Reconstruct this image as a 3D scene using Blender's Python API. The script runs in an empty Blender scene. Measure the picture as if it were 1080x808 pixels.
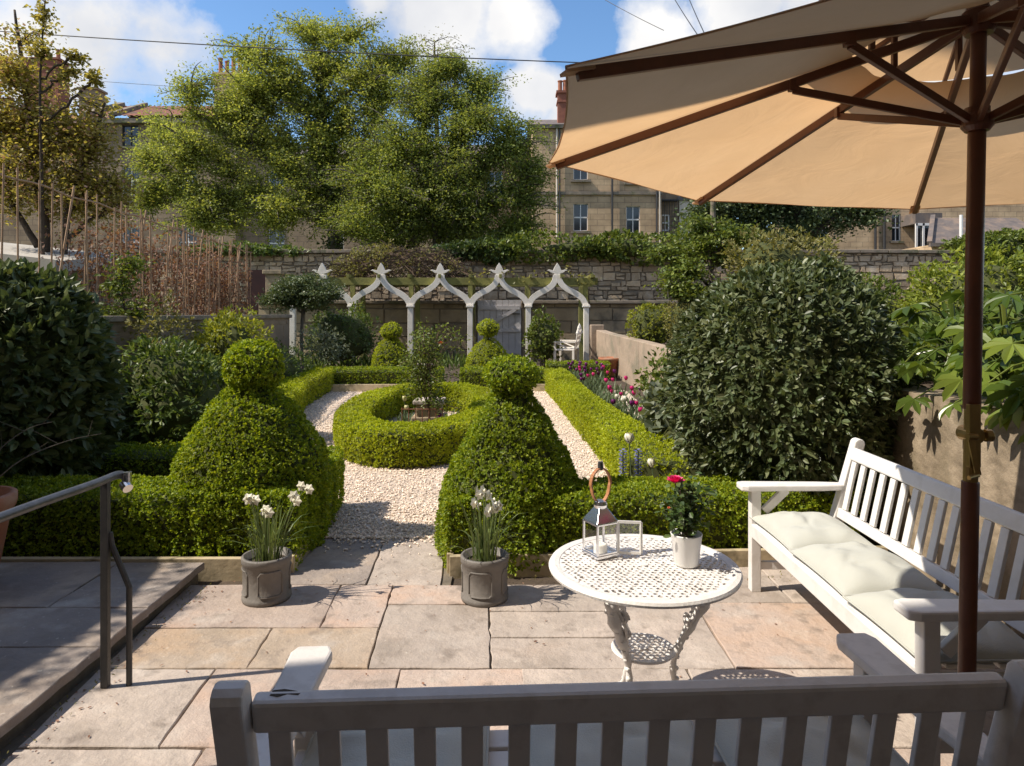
import bpy, math, random
import numpy as np
from mathutils import Vector, Matrix
R = math.radians
PI = math.pi
scene = bpy.context.scene
COL = scene.collection
rng = np.random.default_rng(11)
random.seed(5)

# ------------------------------------------------------------------ numbers of the place
CAM_H, FOC, CX, HY = 1.75, 720.0, 540.0, 330.0
def gz(y):                                   # the garden rises gently beyond the patio
    return 0.425 * np.clip((np.asarray(y, float) - 5.3) / 12.7, 0, 1)
def at(px, py, Y):                           # a point at distance Y
    return ((px - CX) / FOC * Y, Y, CAM_H - (py - HY) / FOC * Y)
SHX, SHY = 0.83, 0.165                      # shadow shift per metre of height

# ------------------------------------------------------------------ object helpers
def tag(o, label=None, cat=None, group=None, kind=None):
    if label: o['label'] = label
    if cat: o['category'] = cat
    if group: o['group'] = group
    if kind: o['kind'] = kind
    return o
def thing(name, loc, label, cat, group=None, rz=0.0):
    o = bpy.data.objects.new(name, None)
    o.empty_display_size = 0.1
    COL.objects.link(o)
    o.location = loc
    o.rotation_euler = (0, 0, rz)
    return tag(o, label, cat, group)
def copy_tree(o, parent=None):
    c = o.copy(); COL.objects.link(c)
    if parent is not None: c.parent = parent
    for ch in list(o.children): copy_tree(ch, c)
    return c

class MB:
    def __init__(s): s.v = []; s.l = []; s.n = []; s.m = []; s.nv = 0
    def add(s, verts, faces, mi=0):
        verts = np.asarray(verts, float).reshape(-1, 3)
        for f in faces:
            s.l.append(np.asarray(f, np.int64) + s.nv); s.n.append(np.array([len(f)])); s.m.append(np.array([mi]))
        s.v.append(verts); s.nv += len(verts)
    def addn(s, verts, faces, mi=0):          # faces: (n,k) array
        verts = np.asarray(verts, float).reshape(-1, 3); faces = np.asarray(faces, np.int64)
        s.l.append((faces + s.nv).ravel()); s.n.append(np.full(len(faces), faces.shape[1])); s.m.append(np.full(len(faces), mi))
        s.v.append(verts); s.nv += len(verts)
    def box(s, c, size, rot=None, mi=0):
        x, y, z = [d / 2 for d in size]
        v = np.array([(-x,-y,-z),(x,-y,-z),(x,y,-z),(-x,y,-z),(-x,-y,z),(x,-y,z),(x,y,z),(-x,y,z)])
        if rot is not None: v = v @ np.array(rot.to_3x3()).T
        s.add(v + np.array(c), [(0,3,2,1),(4,5,6,7),(0,1,5,4),(1,2,6,5),(2,3,7,6),(3,0,4,7)], mi)
    def bar(s, a, b, w, h, up=(0,0,1), mi=0):
        a = np.array(a, float); b = np.array(b, float); t = b - a; L = np.linalg.norm(t); t /= L
        u = np.array(up, float); sd = np.cross(t, u)
        if np.linalg.norm(sd) < 1e-4: sd = np.cross(t, (1,0,0))
        sd /= np.linalg.norm(sd); u = np.cross(sd, t)
        v = [p + sd*i*w/2 + u*j*h/2 for p in (a, b) for i, j in ((-1,-1),(1,-1),(1,1),(-1,1))]
        s.add(v, [(0,1,2,3),(7,6,5,4),(0,4,5,1),(1,5,6,2),(2,6,7,3),(3,7,4,0)], mi)
    def tube(s, pts, rad, n=8, cap=True, mi=0):
        pts = np.asarray(pts, float); m = len(pts)
        rad = np.full(m, rad) if np.isscalar(rad) else np.asarray(rad, float)
        t = np.gradient(pts, axis=0); t /= np.linalg.norm(t, axis=1)[:, None] + 1e-12
        ref = np.array((0,0,1.)) if abs(t[0][2]) < .9 else np.array((1.,0,0))
        u = np.cross(t[0], ref); u /= np.linalg.norm(u)
        a = np.arange(n) * 2*PI/n; V = []
        for i in range(m):
            u = u - t[i]*np.dot(u, t[i]); u /= np.linalg.norm(u) + 1e-12
            w = np.cross(t[i], u)
            V.append(pts[i] + rad[i]*(np.cos(a)[:,None]*u + np.sin(a)[:,None]*w))
        V = np.concatenate(V)
        F = np.array([(i*n+j, i*n+(j+1)%n, (i+1)*n+(j+1)%n, (i+1)*n+j) for i in range(m-1) for j in range(n)])
        s.addn(V, F, mi)
        if cap:
            k = s.nv - len(V)
            for f in (list(range(n))[::-1], list(range((m-1)*n, m*n))):
                s.l.append(np.array(f) + k); s.n.append(np.array([n])); s.m.append(np.array([mi]))
    def lathe(s, prof, n=24, c=(0,0,0), mi=0):
        prof = np.asarray(prof, float); a = np.arange(n)*2*PI/n; m = len(prof)
        V = np.concatenate([np.stack([r*np.cos(a)+c[0], r*np.sin(a)+c[1], np.full(n, z+c[2])], 1) for r, z in prof])
        F = np.array([(i*n+j, i*n+(j+1)%n, (i+1)*n+(j+1)%n, (i+1)*n+j) for i in range(m-1) for j in range(n)])
        s.addn(V, F, mi)
    def prism(s, poly, z0, z1, M=None, mi=0):
        n = len(poly); V = [(x,y,z0) for x,y in poly] + [(x,y,z1) for x,y in poly]
        if M is not None: V = [tuple(M @ Vector(p)) for p in V]
        s.add(V, [tuple(range(n))[::-1], tuple(range(n, 2*n))] + [(i,(i+1)%n,n+(i+1)%n,n+i) for i in range(n)], mi)
    def grid(s, P, mi=0):                      # P (a,b,3)
        a, b = P.shape[:2]
        i, j = np.meshgrid(np.arange(a-1), np.arange(b-1), indexing='ij'); k = (i*b+j).ravel()
        s.addn(P.reshape(-1,3), np.stack([k, k+b, k+b+1, k+1], 1), mi)
    def build(s, name, mats, parent=None, origin=None, smooth=False, world=False, bevel=0, uvcol=None):
        if not isinstance(mats, (list, tuple)): mats = [mats]
        v = np.concatenate(s.v) if s.v else np.zeros((0,3))
        if world and parent is not None:
            v = v - np.array(parent.location)
        if origin is not None: v = v - np.array(origin)
        l = np.concatenate(s.l).astype(np.int32); n = np.concatenate(s.n).astype(np.int32); m = np.concatenate(s.m).astype(np.int32)
        me = bpy.data.meshes.new(name)
        me.vertices.add(len(v)); me.vertices.foreach_set('co', v.astype(np.float32).ravel())
        me.loops.add(len(l)); me.loops.foreach_set('vertex_index', l)
        me.polygons.add(len(n)); st = np.zeros(len(n), np.int32); st[1:] = np.cumsum(n)[:-1]
        me.polygons.foreach_set('loop_start', st)
        try: me.polygons.foreach_set('loop_total', n)
        except Exception: pass
        me.polygons.foreach_set('material_index', m)
        me.polygons.foreach_set('use_smooth', np.full(len(n), bool(smooth)))
        for x in mats: me.materials.append(x)
        me.update(calc_edges=True); me.validate()
        o = bpy.data.objects.new(name, me); COL.objects.link(o)
        if parent is not None: o.parent = parent
        if origin is not None: o.location = origin
        if bevel:
            b = o.modifiers.new('edge', 'BEVEL'); b.width = bevel; b.segments = 2; b.limit_method = 'ANGLE'; b.angle_limit = R(40)
        return o

# ------------------------------------------------------------------ material helpers
def newmat(name):
    m = bpy.data.materials.new(name); m.use_nodes = True
    nt = m.node_tree
    return m, nt, nt.nodes['Principled BSDF'], nt.nodes['Material Output']
def N(nt, t, **kw):
    n = nt.nodes.new(t)
    for k, v in kw.items():
        if k in n.inputs: n.inputs[k].default_value = v
        else: setattr(n, k, v)
    return n
def ramp(nt, stops):
    r = nt.nodes.new('ShaderNodeValToRGB'); e = r.color_ramp.elements
    while len(e) < len(stops): e.new(0.5)
    for i, (p, c) in enumerate(stops):
        e[i].position = p; e[i].color = (*c, 1) if len(c) == 3 else c
    return r
def mixc(nt, fac, a, b, mode='MIX'):
    m = nt.nodes.new('ShaderNodeMix'); m.data_type = 'RGBA'; m.blend_type = mode
    for i, x in ((0, fac), (6, a), (7, b)):
        if hasattr(x, 'links'): nt.links.new(x, m.inputs[i])
        elif i == 0: m.inputs[0].default_value = x
        else: m.inputs[i].default_value = (*x, 1)
    return m.outputs[2]
def mat(name, c1, c2=None, scale=6, rough=.6, bump=.0, bscale=None, island=0, c3=None, s3=1.3, metal=0, spec=.5, dirt=None):
    m, nt, b, out = newmat(name); L = nt.links.new
    tc = N(nt, 'ShaderNodeTexCoord')
    nz = N(nt, 'ShaderNodeTexNoise', Scale=scale, Detail=6.0, Roughness=.62)
    L(tc.outputs['Object'], nz.inputs['Vector'])
    r = ramp(nt, [(.32, c1), (.68, c2 or c1)]); L(nz.outputs['Fac'], r.inputs['Fac'])
    col = r.outputs['Color']
    if c3:
        n3 = N(nt, 'ShaderNodeTexNoise', Scale=s3, Detail=4.0, Roughness=.6); L(tc.outputs['Object'], n3.inputs['Vector'])
        r3 = ramp(nt, [(.5, (0,0,0)), (.66, (1,1,1))]); L(n3.outputs['Fac'], r3.inputs['Fac'])
        col = mixc(nt, r3.outputs['Color'], col, c3)
    if island:
        g = N(nt, 'ShaderNodeNewGeometry')
        mr = N(nt, 'ShaderNodeMapRange'); mr.inputs['To Min'].default_value = 1-island; mr.inputs['To Max'].default_value = 1+island
        L(g.outputs['Random Per Island'], mr.inputs['Value'])
        hv = N(nt, 'ShaderNodeHueSaturation'); L(mr.outputs['Result'], hv.inputs['Value']); L(col, hv.inputs['Color']); col = hv.outputs['Color']
    L(col, b.inputs['Base Color'])
    b.inputs['Roughness'].default_value = rough; b.inputs['Metallic'].default_value = metal
    b.inputs['Specular IOR Level'].default_value = spec
    if bump:
        nb = N(nt, 'ShaderNodeTexNoise', Scale=bscale or scale*4, Detail=8.0, Roughness=.65); L(tc.outputs['Object'], nb.inputs['Vector'])
        bp = N(nt, 'ShaderNodeBump', Strength=bump, Distance=.02); L(nb.outputs['Fac'], bp.inputs['Height']); L(bp.outputs['Normal'], b.inputs['Normal'])
    return m
def leafmat(name, ca, cb, cc=None, rough=.45, trans=.35, spec=.4, tint=(1.25,1.15,.6), nscale=1.6):
    m, nt, b, out = newmat(name); L = nt.links.new
    g = N(nt, 'ShaderNodeNewGeometry')
    r = ramp(nt, [(0, ca), (.55, cb), (1, cc or cb)]); L(g.outputs['Random Per Island'], r.inputs['Fac'])
    tc = N(nt, 'ShaderNodeTexCoord'); nz = N(nt, 'ShaderNodeTexNoise', Scale=nscale, Detail=3.0); L(tc.outputs['Object'], nz.inputs['Vector'])
    mr = N(nt, 'ShaderNodeMapRange'); mr.inputs['From Min'].default_value = .3; mr.inputs['From Max'].default_value = .7
    mr.inputs['To Min'].default_value = .75; mr.inputs['To Max'].default_value = 1.2; L(nz.outputs['Fac'], mr.inputs['Value'])
    hv = N(nt, 'ShaderNodeHueSaturation'); L(mr.outputs['Result'], hv.inputs['Value']); L(r.outputs['Color'], hv.inputs['Color'])
    col = hv.outputs['Color']
    L(col, b.inputs['Base Color']); b.inputs['Roughness'].default_value = rough; b.inputs['Specular IOR Level'].default_value = spec
    t = N(nt, 'ShaderNodeBsdfTranslucent'); L(mixc(nt, 1.0, col, tint, 'MULTIPLY'), t.inputs['Color'])
    mx = N(nt, 'ShaderNodeMixShader'); mx.inputs[0].default_value = trans
    L(b.outputs[0], mx.inputs[1]); L(t.outputs[0], mx.inputs[2]); L(mx.outputs[0], out.inputs['Surface'])
    return m

# ------------------------------------------------------------------ leaves and sampling
def unit(a): return a / (np.linalg.norm(a, axis=-1, keepdims=True) + 1e-9)
def wob(P, f=1.0, s=0.0):
    x, y, z = (P*f).T
    return (np.sin(x*2.1+s+1.3*np.sin(y*1.7+s)) + np.sin(y*2.6-s*1.3+1.1*np.sin(z*2.3)) + np.sin(z*2.9+s*.7+1.2*np.sin(x*1.9)))/3
def leafset(mb, P, T, Nn, Ln, Wd, k=4, droop=0., mi=0, fold=.12):
    n = len(P); T = unit(T); Nn = unit(Nn - T*np.sum(Nn*T, 1, keepdims=True)); B = np.cross(T, Nn)
    Ln = (np.full(n, Ln) if np.isscalar(Ln) else Ln)[:,None]; Wd = (np.full(n, Wd) if np.isscalar(Wd) else Wd)[:,None]
    d = np.array((0,0,-1.))*droop*Ln
    if k == 4:
        V = np.stack([P, P+T*Ln*.5+B*Wd*.5+Nn*fold*Wd, P+T*Ln+d, P+T*Ln*.5-B*Wd*.5+Nn*fold*Wd], 1)
        b = np.arange(n)[:,None]*4
        F = np.concatenate([b+np.array([[0,1,2]]), b+np.array([[0,2,3]])])
    else:
        V = np.stack([P, P+T*Ln*.28+B*Wd*.42+Nn*fold*Wd+d*.1, P+T*Ln*.66+B*Wd*.46+Nn*fold*Wd+d*.45, P+T*Ln+d,
                      P+T*Ln*.66-B*Wd*.46+Nn*fold*Wd+d*.45, P+T*Ln*.28-B*Wd*.42+Nn*fold*Wd+d*.1], 1)
        b = np.arange(n)[:,None]*6
        F = np.concatenate([b+np.array([[0,1,2,3]]), b+np.array([[0,3,4,5]])])
    mb.addn(V.reshape(-1,3), F, mi)
def sprigs(mb, P, Nn, L, W, per=5, out=(.25,1.), k=4, up=.2, mi=0, droop=0., jit=.5):
    n = len(P); P = np.repeat(P, per, 0); Nn = np.repeat(unit(Nn), per, 0); m = n*per
    T = Nn*rng.uniform(*out, (m,1)) + unit(rng.normal(size=(m,3)))*rng.uniform(.5,1.,(m,1)) + np.array((0,0,up))
    nn = Nn + rng.normal(size=(m,3))*jit + np.array((0,0,.3))
    s = rng.uniform(.7,1.25,m)
    leafset(mb, P + rng.normal(size=(m,3))*L*.18, T, nn, L*s, W*s, k, droop, mi)
def samp_rev(prof, n):
    prof = np.asarray(prof, float); d = np.diff(prof, axis=0); ln = np.hypot(d[:,0], d[:,1])
    A = ln*(prof[:-1,0]+prof[1:,0]); i = rng.choice(len(A), n, p=A/A.sum()); t = rng.random(n)
    r = prof[i,0]+d[i,0]*t; z = prof[i,1]+d[i,1]*t; a = rng.uniform(0, 2*PI, n)
    nr = d[i,1]/ln[i]; nzv = -d[i,0]/ln[i]
    return np.stack([r*np.cos(a), r*np.sin(a), z],1), np.stack([nr*np.cos(a), nr*np.sin(a), nzv],1)
def samp_ell(n, rx, ry, rz, zmin=-1.):
    D = unit(rng.normal(size=(int(n*1.6)+20,3))); D = D[D[:,2] > zmin][:n]
    return D*np.array((rx,ry,rz)), unit(D/np.array((rx,ry,rz)))
SUN_E=4.1; SKY_S=.145; CLOUD=4.4; EXPO=0.70
# ------------------------------------------------------------------ materials
def slabmat(n, a, b, c):
    m = mat(n, a, b, scale=3.4, rough=.78, bump=.8, bscale=13, c3=c, s3=2.3, island=.10); nt = m.node_tree; bs = nt.nodes['Principled BSDF']; L = nt.links.new
    src = bs.inputs['Base Color'].links[0].from_socket; tc = [x for x in nt.nodes if x.type == 'TEX_COORD'][0]
    def spots(scale, lo, hi, col, src, amt=1.):
        v = N(nt, 'ShaderNodeTexNoise', Scale=scale, Detail=3.0, Roughness=.55); L(tc.outputs['Object'], v.inputs['Vector'])
        r = ramp(nt, [(lo, (0,0,0)), (hi, (amt,amt,amt))]); L(v.outputs['Fac'], r.inputs['Fac']); return mixc(nt, r.outputs['Color'], src, col)
    src = spots(38, .66, .72, (.55,.50,.43), src, .6)          # lichen
    src = spots(7, .56, .72, (.21,.17,.14), src, .75); src = spots(2.2, .58, .76, (.42,.31,.235), src, .35); src = spots(3.7, .58, .75, (.55,.49,.43), src, .5)        # weather stains
    src = spots(90, .62, .70, (.24,.19,.15), src, .5)
    L(src, bs.inputs['Base Color']); return m
M = dict(
 slab_grey=slabmat('slab_grey', (.44,.375,.32), (.33,.275,.235), (.49,.41,.35)),
 slab_pink=slabmat('slab_pink', (.47,.38,.32), (.36,.285,.24), (.46,.33,.255)),
 slab_rust=slabmat('slab_rust', (.44,.35,.295), (.45,.325,.245), (.38,.325,.285)),
 slab_tan=slabmat('slab_tan', (.45,.36,.28), (.35,.275,.205), (.43,.31,.21)),
 slab_pale=slabmat('slab_pale', (.48,.405,.345), (.38,.32,.275), (.33,.275,.23)),
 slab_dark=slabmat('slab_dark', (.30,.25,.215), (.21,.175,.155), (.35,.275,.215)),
 mortar=mat('mortar', (.12,.10,.075), (.2,.165,.12), scale=9, rough=.95, bump=.4),
 riser=mat('riser', (.17,.14,.10), (.08,.07,.05), scale=7, rough=.9, bump=.6),
 gravel_bed=mat('gravel_bed', (.64,.53,.43), (.52,.43,.35), scale=60, rough=.9, bump=.7, bscale=150),
 pebble=mat('pebble', (.86,.73,.61), (.76,.63,.52), scale=3, rough=.8, island=.34),
 soil=mat('soil', (.045,.032,.022), (.085,.06,.04), scale=5, rough=.95, bump=.8, bscale=30),
 lawn=mat('lawn', (.06,.08,.02), (.09,.10,.03), scale=1.2, rough=.95, bump=.5),
 edging=mat('edging', (.56,.46,.30), (.42,.34,.22), scale=3, rough=.8, bump=.25, c3=(.20,.17,.10), s3=4),
 rubble=mat('rubble', (.47,.355,.23), (.32,.235,.15), scale=2.2, rough=.92, bump=.8, bscale=16, island=.34, c3=(.5,.41,.30), s3=2.6),
 rubble_joint=mat('rubble_joint', (.19,.155,.115), (.24,.195,.14), scale=12, rough=.95, bump=.4),
 coping=mat('coping', (.27,.22,.165), (.17,.14,.11), scale=3, rough=.92, bump=.5, c3=(.10,.11,.05), s3=2.2),
 ashlar_garden=mat('ashlar_garden', (.44,.34,.215), (.30,.23,.15), scale=1.8, rough=.9, bump=.5, bscale=14, island=.16, c3=(.13,.11,.08), s3=1.1),
 render_wall=mat('render_wall', (.36,.285,.2), (.15,.115,.075), scale=4.6, rough=.92, bump=.7, bscale=18, c3=(.17,.135,.085), s3=2.6),
 panel_wall=mat('panel_wall', (.36,.275,.20), (.25,.19,.14), scale=2.2, rough=.9, bump=.5, bscale=14, island=.14, c3=(.2,.17,.12), s3=2.0),
 left_wall=mat('left_wall', (.28,.21,.14), (.18,.135,.09), scale=2.4, rough=.92, bump=.5, c3=(.09,.075,.05), s3=1.4),
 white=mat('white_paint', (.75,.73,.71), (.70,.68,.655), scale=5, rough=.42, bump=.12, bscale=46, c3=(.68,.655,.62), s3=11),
 white_worn_shaded=mat('white_paint_worn_shaded', (.66,.62,.585), (.60,.565,.53), scale=3, rough=.5, bump=.12, bscale=34, c3=(.55,.51,.475), s3=14),  # worn white paint, its colour also darkened to imitate the near bench's shade
 iron=mat('white_cast_iron', (.76,.74,.72), (.66,.63,.60), scale=14, rough=.45, bump=.25, bscale=60),
 cushion=mat('cushion_cloth', (.47,.475,.425), (.43,.435,.39), scale=3, rough=.9, bump=.25, bscale=180),
 wood=mat('parasol_wood', (.155,.052,.022), (.105,.034,.015), scale=9, rough=.38, bump=.1),
 brass=mat('brass', (.42,.29,.11), (.30,.20,.08), scale=10, rough=.4, metal=1),
 chrome=mat('chrome', (.75,.75,.77), rough=.2, metal=1),
 leather=mat('leather', (.42,.19,.08), (.33,.14,.06), scale=20, rough=.5),
 black=mat('black_metal', (.028,.028,.03), (.045,.043,.042), scale=18, rough=.42, bump=.2),
 railtop=mat('worn_rail', (.16,.16,.165), (.09,.09,.092), scale=14, rough=.35, metal=.6),
 lead=mat('lead_planter', (.19,.172,.155), (.125,.113,.102), scale=7, rough=.62, bump=.25, c3=(.17,.155,.14), s3=6),
 terracotta=mat('terracotta', (.38,.15,.075), (.30,.115,.06), scale=4, rough=.8, bump=.2, c3=(.36,.2,.13), s3=5),
 ceramic=mat('white_ceramic', (.82,.80,.77), rough=.25),
 candle=mat('candle', (.85,.82,.74), rough=.5),
 pergola_white=mat('pergola_white', (.80,.75,.68), (.72,.67,.60), scale=2, rough=.6, bump=.15, c3=(.68,.63,.54), s3=3),
 green_timber=mat('green_timber', (.21,.205,.05), (.15,.145,.04), scale=4, rough=.8, bump=.3),
 grey_door=mat('grey_door', (.56,.535,.54), (.48,.455,.46), scale=3, rough=.6, bump=.15),
 maroon=mat('maroon_door', (.09,.028,.02), (.065,.02,.015), scale=4, rough=.6),
 bark=mat('bark', (.085,.062,.043), (.045,.034,.025), scale=7, rough=.92, bump=.7, bscale=24),
 bark_grey=mat('bark_grey', (.14,.12,.095), (.075,.062,.048), scale=6, rough=.9, bump=.6, bscale=22),
 twig=mat('twig', (.13,.085,.055), (.075,.05,.033), scale=8, rough=.9),
 core=mat('inner_twigs', (.055,.07,.015), (.06,.065,.02), scale=20, rough=.95),
 cane=mat('bamboo_cane', (.42,.27,.16), (.27,.165,.095), scale=6, rough=.65, island=.25),
 pale_roof=mat('pale_roof_felt', (.42,.39,.34), (.34,.31,.27), scale=2, rough=.8),
 brick_red=mat('red_brick', (.27,.10,.06), (.2,.075,.05), scale=5, rough=.9, bump=.4, island=.15),
 pot_red=mat('chimney_pot', (.36,.135,.07), (.28,.11,.06), scale=3, rough=.8, island=.2),
 tile=mat('roof_tile', (.30,.115,.065), (.19,.08,.05), scale=1.6, rough=.85, bump=.4, c3=(.13,.09,.06), s3=.9),
 slate=mat('roof_slate', (.16,.13,.115), (.10,.085,.08), scale=2, rough=.7, bump=.4, c3=(.22,.16,.12), s3=1.2),
 dark_trim=mat('dark_trim', (.035,.033,.033), rough=.5),
 pale_render=mat('pale_render', (.62,.55,.46), (.55,.48,.40), scale=1.5, rough=.9),
 pane=mat('window_pane', (.02,.024,.03), rough=.08, spec=.8),
 rope=mat('cable', (.03,.03,.032), rough=.6),
 rust=mat('rusty_wood', (.30,.12,.06), (.2,.08,.045), scale=8, rough=.8),
 petal_white=mat('petal_white', (.82,.80,.68), (.78,.74,.58), scale=20, rough=.5),
 petal_cream=mat('petal_cream', (.80,.74,.42), rough=.5),
 petal_pink=mat('petal_pink', (.66,.03,.2), (.55,.02,.15), scale=14, rough=.45),
 petal_hot=mat('petal_hot_pink', (.85,.05,.26), (.72,.03,.2), scale=14, rough=.5),
 petal_purple=mat('petal_purple', (.16,.012,.13), (.10,.008,.09), scale=14, rough=.45),
 petal_maroon=mat('petal_maroon', (.05,.006,.022), rough=.45),
 petal_blue=mat('petal_blue', (.10,.10,.42), (.16,.16,.5), scale=14, rough=.5),
 petal_orange=mat('petal_orange', (.70,.22,.10), rough=.5),
)
def ashlar(name, a, b, c, bw, bh):
    m, nt, bs, out = newmat(name); L = nt.links.new
    tc = N(nt, 'ShaderNodeTexCoord'); sx = N(nt, 'ShaderNodeSeparateXYZ'); L(tc.outputs['Object'], sx.inputs[0])
    ad = N(nt, 'ShaderNodeMath', operation='ADD'); L(sx.outputs[0], ad.inputs[0]); L(sx.outputs[1], ad.inputs[1])
    cb = N(nt, 'ShaderNodeCombineXYZ'); L(ad.outputs[0], cb.inputs[0]); L(sx.outputs[2], cb.inputs[1])
    br = N(nt, 'ShaderNodeTexBrick', Scale=1.0); br.inputs['Brick Width'].default_value = bw; br.inputs['Row Height'].default_value = bh
    br.inputs['Mortar Size'].default_value = .012; br.inputs['Color1'].default_value = (*a,1); br.inputs['Color2'].default_value = (*b,1); br.inputs['Mortar'].default_value = (*c,1)
    L(cb.outputs[0], br.inputs['Vector'])
    nz = N(nt, 'ShaderNodeTexNoise', Scale=.7, Detail=7.0, Roughness=.65); L(tc.outputs['Object'], nz.inputs['Vector'])
    r = ramp(nt, [(.3,(.55,.52,.5)), (.65,(1.1,1.08,1.05))]); L(nz.outputs['Fac'], r.inputs['Fac'])
    L(mixc(nt, 1.0, br.outputs['Color'], r.outputs['Color'], 'MULTIPLY'), bs.inputs['Base Color']); bs.inputs['Roughness'].default_value = .9
    bp = N(nt, 'ShaderNodeBump', Strength=.4, Distance=.02); L(br.outputs['Fac'], bp.inputs['Height']); bp.invert = True; L(bp.outputs[0], bs.inputs['Normal'])
    return m
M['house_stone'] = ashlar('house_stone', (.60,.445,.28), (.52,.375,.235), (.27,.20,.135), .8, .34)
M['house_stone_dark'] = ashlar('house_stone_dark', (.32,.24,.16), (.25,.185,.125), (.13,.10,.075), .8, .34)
def clothmat():
    m, nt, b, out = newmat('parasol_cloth'); L = nt.links.new
    tc = N(nt, 'ShaderNodeTexCoord'); nz = N(nt, 'ShaderNodeTexNoise', Scale=3., Detail=4.); L(tc.outputs['Object'], nz.inputs['Vector'])
    r = ramp(nt, [(.3,(.60,.455,.31)), (.7,(.65,.505,.355))]); L(nz.outputs['Fac'], r.inputs['Fac'])
    L(r.outputs['Color'], b.inputs['Base Color']); b.inputs['Roughness'].default_value = .85; b.inputs['Specular IOR Level'].default_value = .15
    t = N(nt, 'ShaderNodeBsdfTranslucent'); L(mixc(nt, 1., r.outputs['Color'], (1.0,.84,.64), 'MULTIPLY'), t.inputs['Color'])
    mx = N(nt, 'ShaderNodeMixShader'); mx.inputs[0].default_value = .57; L(b.outputs[0], mx.inputs[1]); L(t.outputs[0], mx.inputs[2]); L(mx.outputs[0], out.inputs['Surface'])
    nb = N(nt, 'ShaderNodeTexNoise', Scale=4.5, Detail=5., Distortion=1.2); L(tc.outputs['Object'], nb.inputs['Vector'])
    bp = N(nt, 'ShaderNodeBump', Strength=.22, Distance=.05); L(nb.outputs['Fac'], bp.inputs['Height']); L(bp.outputs[0], b.inputs['Normal']); L(bp.outputs[0], t.inputs['Normal'])
    return m
M['cloth'] = clothmat()
def glassmat():
    m, nt, b, out = newmat('lantern_glass'); L = nt.links.new
    t = N(nt, 'ShaderNodeBsdfTransparent'); g = N(nt, 'ShaderNodeBsdfGlossy', Roughness=.03)
    mx = N(nt, 'ShaderNodeMixShader'); mx.inputs[0].default_value = .07; L(t.outputs[0], mx.inputs[1]); L(g.outputs[0], mx.inputs[2]); L(mx.outputs[0], out.inputs['Surface'])
    return m
M['glass'] = glassmat()
LF = dict(
 box=leafmat('box_leaf', (.145,.23,.016), (.265,.345,.019), (.42,.47,.03), rough=.48, trans=.47, tint=(1.25,1.15,.5)),
 box_dark=leafmat('box_leaf_deep', (.13,.21,.016), (.24,.32,.019), (.385,.445,.03), rough=.48, trans=.46, tint=(1.25,1.15,.5)),
 box_new=leafmat('box_leaf_new', (.25,.32,.016), (.38,.43,.02), (.5,.52,.03), rough=.5, trans=.47, tint=(1.2,1.15,.5)),
 laurel=leafmat('laurel_leaf', (.062,.09,.036), (.112,.145,.06), (.2,.22,.11), rough=.42, trans=.28, spec=.5),
 dark=leafmat('dark_leaf', (.058,.09,.036), (.09,.125,.048), (.15,.18,.07), rough=.45, trans=.25, spec=.45),
 tree=leafmat('tree_leaf', (.185,.235,.05), (.30,.345,.075), (.43,.455,.13), rough=.5, trans=.5, nscale=.3),
 tree2=leafmat('tree_leaf_mid', (.13,.18,.042), (.225,.28,.06), (.35,.385,.105), rough=.5, trans=.5, nscale=.3),
 cherry=leafmat('cherry_leaf', (.24,.225,.05), (.36,.32,.07), (.46,.40,.18), rough=.5, trans=.5, nscale=.4),
 blossom=leafmat('cherry_blossom', (.42,.26,.22), (.5,.34,.28), (.36,.2,.15), rough=.6, trans=.4),
 ivy=leafmat('ivy_leaf', (.03,.055,.014), (.06,.095,.02), (.12,.16,.035), rough=.42, trans=.25),
 shrub=leafmat('shrub_leaf', (.075,.12,.02), (.14,.185,.03), (.22,.255,.05), rough=.45, trans=.38),
 shrub_dim=leafmat('shrub_leaf_deep', (.06,.105,.026), (.11,.165,.036), (.19,.24,.06), rough=.45, trans=.36),
 lime=leafmat('lime_leaf', (.18,.22,.025), (.28,.31,.035), (.38,.385,.055), rough=.45, trans=.45),
 olive=leafmat('olive_leaf', (.15,.155,.045), (.23,.22,.065), (.3,.27,.1), rough=.5, trans=.38),
 acer=leafmat('acer_leaf', (.15,.205,.03), (.25,.305,.045), (.36,.395,.07), rough=.45, trans=.45),
 grey=leafmat('grey_leaf', (.13,.16,.10), (.19,.22,.14), (.28,.3,.22), rough=.6, trans=.28),
 tulipleaf=leafmat('tulip_leaf', (.075,.115,.055), (.115,.16,.08), (.16,.20,.11), rough=.5, trans=.25),
 daffleaf=leafmat('daffodil_leaf', (.10,.15,.05), (.16,.21,.075), (.22,.27,.11), rough=.45, trans=.35),
 beech=leafmat('dry_beech_leaf', (.16,.075,.045), (.25,.125,.08), (.36,.21,.145), rough=.6, trans=.3),
 fatsia=leafmat('fatsia_leaf', (.08,.135,.022), (.15,.215,.035), (.24,.29,.055), rough=.3, trans=.38, spec=.5),
 rosebush=leafmat('rose_leaf', (.04,.08,.025), (.075,.125,.034), (.13,.185,.06), rough=.4, trans=.32),
 fir=leafmat('fir_leaf', (.05,.085,.03), (.085,.13,.045), (.12,.165,.06), rough=.6, trans=.2),
)

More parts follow.
